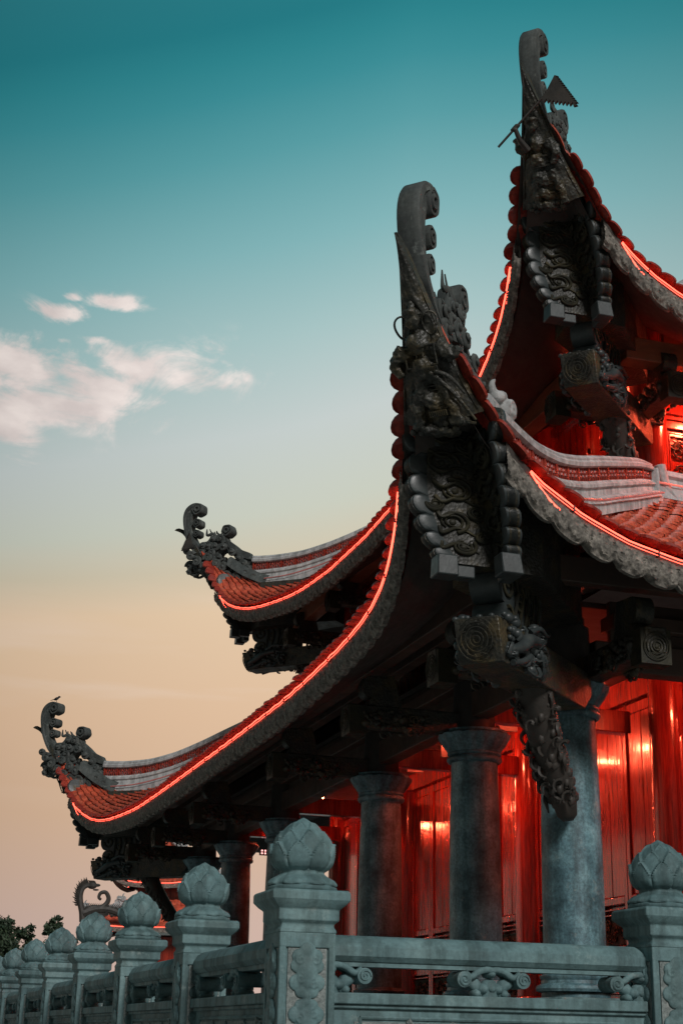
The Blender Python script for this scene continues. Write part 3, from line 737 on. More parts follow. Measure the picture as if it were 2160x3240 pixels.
rb_ = [(1.78,4.81),(1.7,4.80),(1.3,4.80),(.74,4.90),(0,5.18),(-.54,5.46),(-1.1,5.75),(-1.76,6.12)]
rt = [(a, b) for a, b in rt]
rid = build_ridge(low, rt, rb_)
def ridge_end(parent):
    T = DG(); e = MB()
    e.box((-1.79,0,6.22), (.05,.40,.46), T); 
    for sg in (-1, 1):
        e.tube(smooth_path([(-1.82,sg*.20,6.50),(-1.9,sg*.24,6.25),(-1.98,sg*.34,6.10),(-2.1,sg*.48,6.06)], 16), np.linspace(.07,.03,16), 8, T)
    e.build('ridge_end_block', M['plaster'], parent, 35, bevel=.012)
ridge_end(rid)
r2 = copy_tree(rid); r2.location = (0,16.9,0); r2.rotation_euler.z = -PI/2
urt = [(1.78,5.44),(1.62,5.415),(1.33,5.395),(1.05,5.40),(.63,5.48),(.21,5.62),(-.32,5.85),(-1.03,6.18),(-2.4,7.3)]
urb = [(1.78,4.81),(1.7,4.80),(1.3,4.80),(.74,4.90),(0,5.18),(-.54,5.46),(-1.1,5.75),(-2.4,6.8)]
r3 = build_ridge(upp, urt, urb); r3.location = (2.36,2.68,3.98)
r4_ = copy_tree(r3); r4_.location = (2.36,14.19,3.98); r4_.rotation_euler.z = -PI/2
# small white blossom ornament standing on the near hip ridge
fl = MB(); T = DG()
for (s_, z_, r_) in ((1.50,5.56,.07),(1.44,5.60,.06),(1.38,5.52,.08),(1.34,5.44,.07),(1.28,5.50,.06),(1.42,5.46,.08)):
    fl.ell((s_, .02, z_), (r_*.8, r_*1.1, r_*.9), 6, T)
for sg in (-1, 1):
    p_ = spiral((1.36,5.50), .09, 1.3, 1, 0); fl.tube([(a, sg*.09, b) for a, b in p_], .022, 6, T)
fl.tube(smooth_path([(1.5,0,5.55),(1.55,0,5.66),(1.50,0,5.74)], 8), np.linspace(.05,.012,8), 6, T)
fl.build('ridge_blossom', M['plaster'], rid, 60, remesh=.012)
# apron moulding where the lower roof meets the upper wall
for k in (0, 1):
    T = low.side(k); n = 60; al = np.linspace(-.985, .985, n); V = np.full(n, .93)
    P = low.P(al, V); prof = [(-.12,-.05),(-.12,.10),(-.06,.13),(-.06,.22),(-.10,.25),(-.08,.32),(.10,.34),(.16,.1)]
    G = np.stack([P+[dx,0,dz] for dx, dz in prof], 1); mb = MB(); mb.grid(G, T, flip=True); ap = mb.build('wall_apron', M['plaster'], temple, 30)
    mb = MB(); mb.tube(T(P+np.array([-.15,0,.12])), .012, 6); mb.build('neon_tube', M['neon_core'], ap, 60)
    cb2 = MB()
    for i in range(6, 56, 2):
        for j, (dx, dz, hd) in enumerate(((-.16,.02,1),(-.2,-.06,-1))):
            c_ = P[i]+(P[min(i+1,59)]-P[i])*.5*j
            cb2.tube(T(np.array([c_+[dx-.05*math.sin(q*4)*0, .16*math.cos(q*6.5*hd)*(1-.7*q), dz+.09*math.sin(q*6.5*hd)*(1-.7*q)] for q in np.linspace(0,1,16)])), np.linspace(.026,.012,16), 6)
    cb2.build('apron_scrolls', M['plaster'], ap, 60)

# ------------------------------------------------------------------ lower storey
BAYS = [0, 2.74, 6.02, 10.88, 14.16, 16.9]
plb = MB(); plb.box((8.45,8.45,-.61), (17.9,17.9,2.0)); plb.box((8.45,8.45,.345), (18.0,18.0,.09))
plb.build('plinth', M['stone'], temple, 30, bevel=.02)
pl_pave = None
def make_column():
    c = empty('stone_column')
    prof = [(.300+.012*math.sin(q*PI)-.028*q, .62+q*2.40) for q in np.linspace(0, 1, 24)]
    m = MB(); m.lathe(prof, 48); 
    sh = m.build('shaft', M['column'], c, 50)
    m = MB(); m.lathe([(.33,.39),(.33,.44),(.375,.45),(.385,.475),(.375,.50),(.335,.52),(.33,.55),(.345,.57),(.345,.59),(.31,.605),(.30,.63),(.25,.64)], 48); 
    m.build('base', M['column'], c, 40)
    # capital: astragal ring, bell with lotus petals
    n = 72; G = []
    pr = [(.285,2.98),(.31,2.99),(.325,3.01),(.325,3.035),(.31,3.055),(.30,3.06),(.318,3.075),(.318,3.09),(.308,3.10),(.335,3.15),(.375,3.20),(.412,3.25),(.425,3.285),(.41,3.31),(.385,3.32),(.385,3.345),(.30,3.35),(0.01,3.35)]
    for r_, z_ in pr:
        ring = []
        for k in range(n+1):
            th = 2*PI*k/n; pet = abs(math.sin(th*8))
            rr = r_+(.022*(pet-.5) if 3.1 < z_ < 3.3 and r_ > .3 else 0)
            ring.append((rr*math.cos(th), rr*math.sin(th), z_+(.012*pet if 3.2 < z_ < 3.305 and r_ > .3 else 0)))
        G.append(ring)
    m = MB(); m.grid(np.array(G), flip=True); m.build('capital', M['column'], c, 40)
    m = MB(); m.lathe([(.255,3.34),(.25,3.48),(.24,3.9)], 24); m.build('upper_post', M['black'], c, 40)
    return c
col0 = make_column(); col0.parent = temple
first = True
for (x, y) in [(0, b) for b in BAYS]+[(b, 0) for b in BAYS[1:]]:
    o = col0 if first else copy_tree(col0, temple); first = False
    o.location = (x, y, 0); o.rotation_euler.z = rng.random()*6
    if (x, y) == (0, 0): o.location = (-.10,.08,0); o.scale = (.96,.96,1)
    o['label'] = 'round grey stone column' if (x, y) != (0, 0) else 'pale corner column nearest the camera'
# lintel beams on the column line and above
lb = MB()
lb.box((0,8.45,3.62), (.22,16.9-.02,.30)); lb.box((8.45,0,3.625), (16.9-.26,.22,.29))
lb.box((0,8.45,3.98), (.30,16.6,.16)); lb.box((8.45,0,3.985), (16.6-.34,.30,.15)); lb.box((.03,8.45,3.99), (.08,16.5,.46)); lb.box((8.5,.03,3.99), (16.3,.08,.455))  # last two boards added to stop lamp light leaking onto the soffit
lb.build('lintel', M['beamwood'], temple, 30, bevel=.012)
for (z, off, w, h) in ((4.10,-1.15,.16,.26),(4.38,-.45,.16,.22)):
    pb2 = MB(); pb2.box((off, 8.45, z), (w,16.9-2*off-.5,h)); pb2.box((8.45, off, z+.004), (16.9-2*off-.5-w-.1,w,h-.01))
    pb2.build('purlin', M['beamwood'], temple, 30, bevel=.01)
cl = MB(); cl.box((1.05,8.45,4.22), (2.2,16.5,.06)); cl.box((9.5,1.05,4.225), (14.6,2.2,.05)); cl.build('veranda_ceiling', M['soffit'], temple, 30)
# beam ends with medallions
def make_beam_end():
    m = MB(); m.box((-.80,0,3.42), (1.5,.22,.24)); o = m.build('beam_end', M['bronze'], temple, 30, bevel=.014)
    m = MB()
    for rr in (.125,.10,.07,.04): m.tube([(-1.56, rr*math.cos(a), 3.36+rr*math.sin(a)) for a in np.linspace(0, 2*PI, 29)], .006, 6)
    m.box((-1.44,0,3.36), (.20,.30,.32)); m.ell((-1.555,0,3.36), (.012,.025,.025), 5)
    m.build('medallion', M['gilt'], o, 40)
    m = MB(); r_ = np.random.default_rng(11)
    for sg in (-1, 1):
        for k in range(34):
            q = .02+.03*r_.random(); m.ell((-1.38+.75*r_.random(), sg*(.13+.03*r_.random()), 3.28+.22*r_.random()), (q*1.2,q,q), 4)
        for k in range(7):
            cx_, cz_ = -1.3+.7*r_.random(), 3.24+.2*r_.random()
            m.tube([(cx_+.08*(1-.8*q)*math.cos(q*8+k), sg*.16, cz_+.07*(1-.8*q)*math.sin(q*8+k)) for q in np.linspace(0,1,12)], np.linspace(.018,.007,12), 5)
    m.build('leaf_carving', M['bronze'], o, 60)
    m = MB(); pr = [(-1.0,3.9)]+[(-1.28-.10*math.cos(a), 3.75+.13*math.sin(a)) for a in np.linspace(1.4,-1.3,10)]+[(-1.22-.08*math.cos(a), 3.56+.08*math.sin(a)) for a in np.linspace(1.2,-1.3,8)]+[(-.9,3.5)]
    m.prism(pr, -.09, .09, ax=1); m.build('scroll_bracket', M['bronze'], o, 40)
    return o
be0 = make_beam_end(); fst = True
for (x, y, rz) in [(0, b, 0) for b in BAYS]+[(b, 0, PI/2) for b in BAYS[:-1]]:
    o = be0 if fst else copy_tree(be0, temple); fst = False
    o.location = (x, y, 0); o.rotation_euler.z = rz
for (x, y, rz) in [(2.0, b, 0) for b in (2.3, 5.2, 8.4, 11.6, 14.4)]+[(b, 2.33, PI/2) for b in (2.0, 5.2, 8.4)]:
    o = copy_tree(be0, temple); o.location = (x+.4 if rz == 0 else x, y if rz == 0 else y+.4, 3.98); o.rotation_euler.z = rz

# ------------------------------------------------------------------ inner timber walls
def make_leaf(W):
    """door leaf, face looks towards -x, width along y, foot at z=.44"""
    h0, h1 = .46, 3.9; root = MB()
    t = .05; sw = .085
    for y in (-W/2+sw/2, W/2-sw/2): root.box((0, y, (h0+h1)/2), (t, sw, h1-h0))
    for z, hh in ((h0+.05,.10),(1.02,.10),(1.62,.09),(h1-.06,.12)): root.box((0,0,z), (t-.004, W-2*sw-.004, hh))
    o = root.build('door_leaf', M['lacquer'], temple, 30, bevel=.008)
    b = MB(); nb = 2; bw = (W-2*sw)/nb
    for i in range(nb): b.box((.012, -W/2+sw+bw*(i+.5), (1.67+h1-.12)/2), (.022, bw-.012, h1-.12-1.67))
    b.build('board', M['lacquer'], o, 30, bevel=.008)
    m = MB()
    for z in (1.46,1.52,1.09,.93,.57): m.box((-.012,0,z), (.05,W-2*sw-.01,.022))
    m.build('moulding', M['lacquer'], o, 30, bevel=.006)
    c = MB(); c.box((.015,0,1.27), (.02,W-2*sw-.008,.30)); c.box((.015,0,.75), (.02,W-2*sw-.008,.32))
    r_ = np.random.default_rng(3)
    for z0 in (1.27,.75):
        for k in range(10):
            y0 = (r_.random()-.5)*(W-2*sw-.16); zc = z0+(r_.random()-.5)*.18
            c.tube([(-.004, y0+.07*(1-.8*q)*math.cos(q*8+k), zc+.06*(1-.8*q)*math.sin(q*8+k)) for q in np.linspace(0,1,12)], np.linspace(.012,.006,12), 5)
    c.build('carved_panel', M['gilt'], o, 50)
    return o
XI = 2.15
RC = [2.15, 6.02, 10.88, 14.75]
leaf_cache = {}
def leaves(a0, a1, n, side):
    W = (a1-a0)/n
    key = round(W, 3)
    for i in range(n):
        c = a0+W*(i+.5)
        if key not in leaf_cache: leaf_cache[key] = make_leaf(W-.012); o = leaf_cache[key]
        else: o = copy_tree(leaf_cache[key], temple)
        if side == 0: o.location = (XI, c, 0); o.rotation_euler.z = 0
        else: o.location = (c, XI, 0); o.rotation_euler.z = PI/2
for i in range(3):
    n = 4 if i != 1 else 5
    leaves(RC[i]+.2, RC[i+1]-.2, n, 0)
    leaves(RC[i]+.2, RC[i+1]-.2, n, 1)
def red_col(x, y, z0, z1, r=.21):
    m = MB(); m.lathe([(r+.05,z0),(r+.06,z0+.06),(r+.03,z0+.12),(r,z0+.14),(r*1.01,(z0+z1)/2),(r*.96,z1)], 40)
    return m.build('lacquered_pillar', M['lacquer'], temple, 40, loc=(x,y,0))
rcs = []
for q in RC: rcs.append(red_col(XI, q, .44, 4.19))
for q in RC[1:]: red_col(q, XI, .44, 4.19)
for b in BAYS[1:5]: pass
wc = MB(); wc.box((XI+.10,8.45,2.3), (.06,12.6,3.75)); wc.box((8.45,XI+.10,2.3), (12.3,.06,3.75)); wc.box((14.75,8.45,2.3), (.06,12.4,3.75)); wc.box((8.45,14.8,2.3), (12.3,.06,3.75))
wc.box((XI-.02,8.45,4.05), (.14,12.6,.26)); wc.box((8.45,XI-.02,4.05), (12.2,.14,.26))
wc.build('inner_wall', M['lacquer'], temple, 30)
# tie beams from outer columns to the wall
for b in BAYS[1:5]:
    m = MB(); m.box((1.02,b,3.60), (1.86,.20,.26)); m.build('tie_beam', M['lacquer'], temple, 30, bevel=.012)
    m = MB(); m.box((b,1.02,3.60), (.20,1.86,.26)); m.build('tie_beam', M['lacquer'], temple, 30, bevel=.012)

# ------------------------------------------------------------------ upper storey
UC = (8.22, 8.435); UH = 5.95
ux0, uy0, ux1, uy1 = UC[0]-UH, UC[1]-UH, UC[0]+UH, UC[1]+UH
m = MB(); zc, hh = 7.3, 3.2
for (c, d) in (((ux0+.1,UC[1],zc),(.12,2*UH-.1,hh)),((ux1-.1,UC[1],zc),(.12,2*UH-.1,hh)),((UC[0],uy0+.1,zc),(2*UH-.4,.12,hh)),((UC[0],uy1-.1,zc),(2*UH-.4,.12,hh))): m.box(c, d)
uw = m.build('upper_wall', M['lacquer'], temple, 30)
for f in (0, .25, .5, .75, 1):
    red_col(ux0, uy0+2*UH*f, 6.2, 8.9, .24)
    if f: red_col(ux0+2*UH*f, uy0, 6.2, 8.9, .24)
def upper_panel(side, c, w):
    m = MB(); t = .06
    for z, h in ((6.42,.14),(7.42,.10),(7.62,.10),(8.3,.12)): m.box((0,0,z), (t,w,h))
    for y in (-w/2+.05, w/2-.05): m.box((-.003,y,7.35), (t,.10,1.9))
    m.box((-.015,0,7.52), (.02,w-.2,.05))
    for (z0, z1) in ((6.52,7.34),):
        for q in (.0,.035): 
            for yy in (-w/2+.14+q, w/2-.14-q): m.box((-.012+q*.4,yy,(z0+z1)/2), (.03,.022,z1-z0-2*q))
            for zz in (z0+.03+q, z1-.03-q): m.box((-.013+q*.4,0,zz), (.03,w-.3-2*q,.022))
    o = m.build('window_panel', M['lacquer'], temple, 30, bevel=.006)
    c_ = MB(); r_ = np.random.default_rng(9)
    for k in range(26):
        y0 = (r_.random()-.5)*(w-.5); z0 = 6.93+(r_.random()-.5)*.52
        c_.tube([(.0, y0+.10*(1-.8*q)*math.cos(q*7+k), z0+.09*(1-.8*q)*math.sin(q*7+k)) for q in np.linspace(0,1,12)], np.linspace(.016,.007,12), 5)
    c_.build('fretwork', M['bronze'], o, 60)
    if side == 0: o.location = (ux0+.01, c, 0)
    else: o.location = (c, uy0+.01, 0); o.rotation_euler.z = PI/2
for i in range(8):
    w = 2*UH/8; upper_panel(0, uy0+w*(i+.5), w-.27); upper_panel(1, ux0+w*(i+.5), w-.27)
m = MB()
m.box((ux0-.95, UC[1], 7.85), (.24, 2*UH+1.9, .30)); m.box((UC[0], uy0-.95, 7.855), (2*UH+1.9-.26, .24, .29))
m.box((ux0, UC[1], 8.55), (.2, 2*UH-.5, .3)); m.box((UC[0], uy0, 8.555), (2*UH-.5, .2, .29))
m.build('upper_eave_beam', M['lit_beamwood'], temple, 30, bevel=.012)

# ------------------------------------------------------------------ lamps of the place
def lampfix(loc, s=.07, rot=0, k='lamp'):
    m = MB(); m.box((0,0,.03), (.20,.30,.05)); (m.box((-.12,0,-.06), (.03,.36,.24)) if rot < 2 else 0); (m.box((0,.17,-.15), (.24,.02,.40)) if not rot and loc[2] < 6 else 0)  # side plates added to keep the lamp light off the columns
    if rot:
        m.v = [[-v[1], v[0], v[2]] for v in m.v]
    o = m.build('lamp_housing', M['metal'], temple, 30, loc=loc, bevel=.008)
    m = MB(); m.ell((0,0,-.03), (s,s,s*.8), 8); m.build('lamp_glow', M[k], o, 60); return o
for y in (3.25, 5.2, 6.5, 8.6, 11.3, 14.0): lampfix((.72, y, 3.88))
for x in (2.2, 4.4, 7.2): lampfix((x, .72, 3.86), rot=1)
for y in (3.1, 6.5, 11.0): lampfix((1.66, y, 8.1), .05)
for x in (3.1, 5.4, 8.6): lampfix((x, 1.86, 7.66), .095, rot=2)

# ------------------------------------------------------------------ balustrade
BX, BY = 2.19, 7.70
bal = empty('stone_balustrade', (BX, BY, 0)); tag(bal, 'carved grey stone balustrade with lotus-bud posts running in front of the temple', 'balustrade')
def finial_mesh():
    m = MB(); n = 144; Z = np.linspace(0, 1, 100); G = []
    H_ = .275; z0 = .812
    base = pchip([0,.06,.16,.30,.42,.55,.68,.80,.90,.96,1.0], [.100,.126,.145,.152,.149,.138,.116,.084,.050,.026,.002])
    for zf in Z:
        ring = []
        for k in range(n+1):
            th = 2*PI*k/n; r = float(base(zf)); add = 0
            for row, (hb, amp, nn, ph) in enumerate(((.36,.30,8,0),(.60,.26,8,.5),(.82,.18,8,0))):
                fr = ((th*nn/(2*PI)+ph) % 1.0); w_ = 1-abs(2*fr-1)**1.5
                e2 = hb-amp*.40+amp*w_-zf; q = min(1, max(0, e2/.035)); q = q*q*(3-2*q)
                add += .0105*q
                if e2 > 0:
                    add += .007*math.exp(-((e2-.035)/.016)**2)
                    if row == 0: add -= .010*math.exp(-((fr if fr < .5 else 1-fr)/.05)**2)*q
            r *= .90; ring.append(((r+add)*math.cos(th), (r+add)*math.sin(th), z0+zf*H_))
        G.append(ring)
    m.grid(np.array(G), flip=True)
    # waist and down-turned petals
    G = []; b2 = pchip([0,.1,.35,.6,.8,1], [.168,.172,.160,.128,.112,.120])
    for zf in np.linspace(0, 1, 26):
        ring = []
        for k in range(n+1):
            th = 2*PI*k/n; fr = (th*8/(2*PI)+.25) % 1; w = 1-abs(2*fr-1)**1.8
            d = .014*w*(1-zf)**.6-.005*math.exp(-((fr if fr < .5 else 1-fr)/.06)**2)*(1-zf)
            if .0 < zf < .55: d += .003*math.cos(w*9)
            r = float(b2(zf))+d; ring.append((r*math.cos(th), r*math.sin(th), .735+zf*.082))
        G.append(ring)
    m.grid(np.array(G), flip=True)
    return m
def cloud_relief(face):
    """raised cloud panel on a post face; face 0 looks -y, 1 looks -x"""
    m = MB()
    Tf = (lambda P: np.asarray(P)) if face == 0 else (lambda P: np.stack([np.asarray(P)[..., 1], -np.asarray(P)[..., 0], np.asarray(P)[..., 2]], -1))
    y = -.147
    def cl(cx, cz, sc, flip=1):
        pts = []
        lob = [(0,.10,.035),(.045,.075,.028),(.055,.03,.025),(.03,-.01,.02),(.055,-.05,.03),(.03,-.09,.025),(0,-.11,.02),(-.03,-.09,.025),(-.055,-.05,.03),(-.03,-.01,.02),(-.055,.03,.025),(-.045,.075,.028)]
        for (a, b, r) in lob: m.ell((cx+a*sc, y+.005, cz+b*sc*flip), (r*1.35*sc, .016, r*1.35*sc), 6, Tf)
        m.ell((cx, y+.004, cz), (.055*sc,.020,.10*sc), 7, Tf)
        for i, (a, b, hd) in enumerate(((-.04,.06,1),(.04,.06,-1),(-.035,-.03,-1),(.035,-.055,1))):
            m.tube([(cx+a*sc+.026*sc*(1-.85*q)*math.cos(1.5+hd*q*9), y-.010, cz+b*sc*flip+.026*sc*(1-.85*q)*math.sin(1.5+hd*q*9)) for q in np.linspace(0,1,16)], np.linspace(.0065,.004,16)*sc, 5, Tf)
    cl(0, .31, 1.0); cl(0, .06, 1.0, -1); cl(0, -.19, 1.0)
    return m
def make_post():
    p = MB()
    w = .145; fr = .035
    # core with recessed faces framed by corner stiles
    p.box((0,0,-.05), (2*w-.03,2*w-.03,1.06))
    for sx in (-1, 1):
        for sy in (-1, 1): p.box((sx*(w-fr/2), sy*(w-fr/2), -.05), (fr,fr,1.06))
    for zz, hz in ((.465,.075),(-.46,.24)):
        p.box((0,0,zz), (2*w+.002,2*w+.002,hz))
    o = p.build('post', M['stone'], bal, 30, bevel=.006)
    m = MB(); m.lathe([(w+.004,.50),(w+.002,.515),(w-.008,.53),(w-.006,.545),(w+.012,.56),(w+.014,.565),(w+.014,.615),(w+.020,.62),(w+.035,.632),(w+.055,.655),(w+.058,.66),(w+.058,.697),(w+.048,.708),(.10,.712)], 4, sq=True)
    m.build('cap', M['stone'], o, 20, bevel=.005)
    m = finial_mesh(); m.lathe([(.175,.708),(.182,.715),(.182,.728),(.17,.738),(.12,.74)], 48); m.build('lotus_finial', M['stone'], o, 50)
    for fc in (0, 1):
        cloud_relief(fc).build('cloud_relief', M['stone'], o, 50, remesh=.005)
        m = MB(); d = .130
        m.box((0,-d-.006,.075) if fc == 0 else (-d-.006,0,.075), (.20,.006,.70) if fc == 0 else (.006,.20,.70)); m.build('recessed_ground', M['stone_rough'], o, 0)
    return o
post0 = make_post()
LS, RS = 2.35, 2.06
posts = [(0, LS*k) for k in range(0, 10)]+[(RS*k, 0) for k in range(1, 4)]
for i, (x, y) in enumerate(posts):
    o = post0 if i == 0 else copy_tree(post0, bal); o.location = (x, y, 0)
    if i: o.rotation_euler.z = float(rng.normal(0, .006))
post0['label'] = 'corner post of the balustrade, tallest in the picture'
def make_bay(L):
    """bay from x=0 (post centre) to x=L along +x"""
    a, b = .15, L-.15
    m = MB(); prof = [(-.06,.375),(-.085,.40),(-.085,.445),(-.06,.485),(-.025,.503),(.025,.503),(.06,.485),(.085,.445),(.085,.40),(.06,.375)]
    xs = [a-.01, a+.015, a+.04, b-.04, b-.015, b+.01]; sc = [.80,.92,1,1,.92,.80]
    G = [[(x, y*s, .375+(z-.375)*(s if z > .45 else 1)) for y, z in prof+[prof[0]]] for x, s in zip(xs, sc)]
    m.grid(np.array(G), flip=False)
    m.box(((a+b)/2, 0, .365), (b-a,.10,.03))
    o = m.build('handrail', M['stone'], bal, 30)
    m = MB(); m.box(((a+b)/2,0,.195), (b-a,.17,.055)); m.box(((a+b)/2,0,.158), (b-a-.002,.13,.022)); lr = m.build('lower_rail', M['stone'], bal, 30, bevel=.006)
    m = MB(); c = (a+b)/2; hw = (b-a)/2
    m.box((c,0,-.13), (b-a-.004,.09,.56))
    # raised frame with notched corners
    def fr(x0, x1, z0, z1, nt, w, y):
        P = [(x0+nt,z1),(x1-nt,z1),(x1-nt,z1-nt*.5),(x1,z1-nt),(x1,z0+nt),(x1-nt,z0),(x0+nt,z0),(x0,z0+nt),(x0,z1-nt),(x0+nt,z1-nt*.5),(x0+nt,z1)]
        for i in range(len(P)-1): m.tube([(P[i][0],y,P[i][1]),(P[i+1][0],y,P[i+1][1])], w, 6)
    for y in (-.05,.05): fr(a+.10, b-.10, -.36, .105, .06, .010, y)
    m.box((c,0,-.45), (b-a-.002,.16,.10))
    pn = m.build('panel', M['stone'], bal, 30)
    m = MB()
    for y in (-.0485,.0485): m.box((c,y,-.13), (b-a-.26,.006,.43))
    r_ = np.random.default_rng(2)
    for k in range(14):
        cx = a+.28+(b-a-.56)*k/13; cz = -.02+.07*math.sin(k*1.9)
        for y in (-.055,.055):
            m.tube([(cx+.075*(1-.8*q)*math.cos(q*7*(-1)**k+k), y, cz+.06*(1-.8*q)*math.sin(q*7*(-1)**k+k)) for q in np.linspace(0,1,14)], np.linspace(.015,.007,14), 5)
            m.ell((cx, y, cz), (.05,.012,.035), 5)
    m.build('panel_carving', M['stone_rough'], pn, 50)
    # scroll brackets between the rails
    def br(cx, sides):
        m = MB()
        for sg in sides:
            vx = cx+sg*.165
            m.lathe([(.0,-.08),(.026,-.08),(.040,-.075),(.040,.075),(.026,.08),(0,.08)], 20, cap=False, T=lambda P: np.stack([P[...,0]+vx, P[...,2], P[...,1]+.305], -1))
            for y in (-.082,.082): m.tube([(vx+.032*(1-.85*q)*math.cos(sg*q*10), y, .305+.032*(1-.85*q)*math.sin(sg*q*10)) for q in np.linspace(0,1,18)], .006, 5)
            for yy in (-.055,-.018,.018,.055):
                m.tube(smooth_path([(vx-sg*.01, yy, .342), (cx+sg*.12, yy*.9, .318), (cx+sg*.075, yy*.8, .345), (cx+sg*.03, yy*.8, .358), (cx, yy*.8, .352)], 16), np.linspace(.016,.020,16), 7)
            m.tube(smooth_path([(cx+sg*.13,0,.30),(cx+sg*.085,0,.285),(cx+sg*.06,0,.25),(cx+sg*.085,0,.228)], 12), [.02,.028,.034,.036,.036,.034,.032,.03,.03,.03,.028,.024], 8)
            m.ell((cx+sg*.078,0,.238), (.028,.05,.024), 7); m.ell((cx+sg*.04,0,.262), (.04,.055,.030), 7)
        m.ell((cx,0,.27), (.05,.055,.045), 8); m.ell((cx,0,.335), (.03,.07,.022), 7)
        m.lathe([(.055,.20),(.045,.235),(.05,.255)], 12, c=(cx,0,0)); m.ell((cx,-.045,.262), (.022,.012,.018), 5)
        m.build('scroll_support', M['stone'], bal, 60).name = 'scroll_support'
        return bpy.data.objects[-1] if False else None
    n0 = set(bpy.data.objects)
    br(c, (-1, 1)); br(a+.01, (1,)); br(b-.01, (-1,))
    new = [q for q in bpy.data.objects if q not in n0]
    return [o, lr, pn]+new
for L, run in ((LS, 'L'), (RS, 'R')):
    parts = make_bay(L)
    cnt = 9 if run == 'L' else 3
    for k in range(cnt):
        for p in parts:
            q = p if k == 0 else copy_tree(p, bal)
            if run == 'L': q.location = (0, L*k, 0); q.rotation_euler.z = PI/2
            else: q.location = (L*k, 0, 0)

# ------------------------------------------------------------------ ground and terrace
g = MB(); g.box((0, 0, -1.65), (1600, 1600, .10)); gg = g.build('ground', M['ground'], None, 0); tag(gg, kind='structure')
g = MB()
g.box((BX+25-.28, BY+20-.28, -1.1), (50,40,1.0))
te = g.build('terrace', M['ground'], None, 30); tag(te, kind='structure')

# ------------------------------------------------------------------ background bell tower
HR = -math.radians(22); HP = np.array([11.5, 60.0, -1.6])
hall = empty('bell_tower', tuple(HP), None, HR); tag(hall, 'small distant bell tower with red roofs and carved dragon ridges, seen under the temple eave', 'tower')
KX, KZ, Z0 = .34, .52, 3.55
def tower_tier(H, Hin, zt, zm, zi, fl=.7):
    BH = Roof((0,0,0), H*KX, Hin*KX, fl*KX, pchip([0,.5*KX,1.2*KX,2.2*KX,4*KX,9*KX], [Z0+KZ*(zm+(zt-zm)*q) for q in (1,.62,.34,.14,.03,0)]), Z0+KZ*zm,
              pchip([0,.6*KX,1.4*KX,2.6*KX,(H-Hin)*KX], [Z0+KZ*q for q in (zt, zm+(zt-zm)*.65, zm+(zt-zm)*.7, zm+(zi-zm)*.45, zi)]), pchip([0,.35,.7,1], [Z0+KZ*(zm+(zi-zm)*q) for q in (0,.25,.6,1)]), F=4.5*KX)
    top = MB(); tl = MB(); nb = MB(); a = seg_a(BH, 61); A, V = np.meshgrid(a, np.linspace(0,1,30), indexing='ij')
    for k in range(4):
        T = BH.side(k); P = BH.P(A, V); V2 = (V*29).astype(int); P[..., 2] += .02*(V2 % 2)+.012*np.sin(A*150)
        top.grid(P, T); al = np.linspace(-.93,.93,60); E_ = BH.P(al, 0*al); nb.tube(T(E_+np.array([-.02,0,-.03])), .012, 5)
        tl.grid(np.stack([E_+[0,0,-.02], E_+[.02,0,-.22], E_+[.25,0,-.16]], 1), T, flip=True)
    hr = top.build('roof', M['tile'], hall, 0); nb.build('neon_tube', M['neon'], hr, 60); tl.build('fascia', M['fringe'], hr, 30)
    for k in range(4):
        T = BH.side(k); d = MB(); r_ = np.random.default_rng(k)
        v = np.linspace(0.02, .95, 30); P = np.stack([BH.P(-1., q) for q in v]); P[:, 2] += .10
        d.tube(T(P), .15+.03*np.sin(np.arange(30)*1.3), 8)
        for i in range(90):
            p = P[int(r_.random()*29)]+r_.normal(0, .07, 3)+[0,0,.10]; sz = .04+.06*r_.random(); d.ell(T(p), (sz, sz, sz*1.2), 3)
        for i in range(0, 29, 2):
            c0 = P[i]+[0,0,.08]; d.tube(T(np.array([c0+[.16*(1-.7*q)*math.cos(q*7+i), .14*((-1)**(i//2)), .15*(1-.7*q)*math.sin(q*7+i)] for q in np.linspace(0,1,9)])), .035, 4)
            p = P[i]; d.tube(T(np.array([p+[0,0,.12], p+[.03,.03,.26], p+[.07,.06,.32]])), [.035,.025,.006], 4)
        d.build('dragon_ridge', M['plaster'], hr, 0)
tower_tier(7.4, 3.6, 4.6, 3.6, 5.6)
tower_tier(5.4, .5, 7.9, 6.8, 10.6)
m = MB(); m.box((0,0,2.5), (2.6,2.6,5.2)); m.box((0,0,6.3), (1.7,1.7,2.0)); m.build('wall', M['lacquer'], hall, 30)
for x in (-1.9,1.9):
    for y in (-1.9,1.9):
        m = MB(); m.lathe([(.16,0),(.15,5.3)], 16, c=(x,y,0)); m.build('pillar', M['column'], hall, 40)
# rearing dragon on the tower's left corner
dg = MB()
def PT(u, z):
    q = np.array([8.02+u*1.15, 58.0, 1.75+z*1.13])-HP; c_, s_ = math.cos(-HR), math.sin(-HR)
    return (q[0]*c_-q[1]*s_, q[0]*s_+q[1]*c_, q[2])
EX = np.array(PT(1,0))-np.array(PT(0,0)); EX /= np.linalg.norm(EX)
body = smooth_path([PT(.12,1.9),PT(.08,2.2),PT(.0,2.5),PT(-.02,2.75),PT(.04,2.96),PT(.18,3.06),PT(.30,3.05)], 30)
body2 = smooth_path([PT(.15,2.2),PT(.4,2.35),PT(.66,2.36),PT(.84,2.5),PT(.90,2.68),PT(.80,2.86),PT(.64,2.84),PT(.58,2.70),PT(.66,2.62)], 30)
dg.tube(body, np.linspace(.13,.085,30), 8); dg.tube(body2, np.linspace(.12,.05,30), 8)
dg.tube(smooth_path([PT(.1,2.15),PT(.5,2.3),PT(1.0,2.3),PT(1.5,2.1)], 16), np.linspace(.16,.12,16), 8)
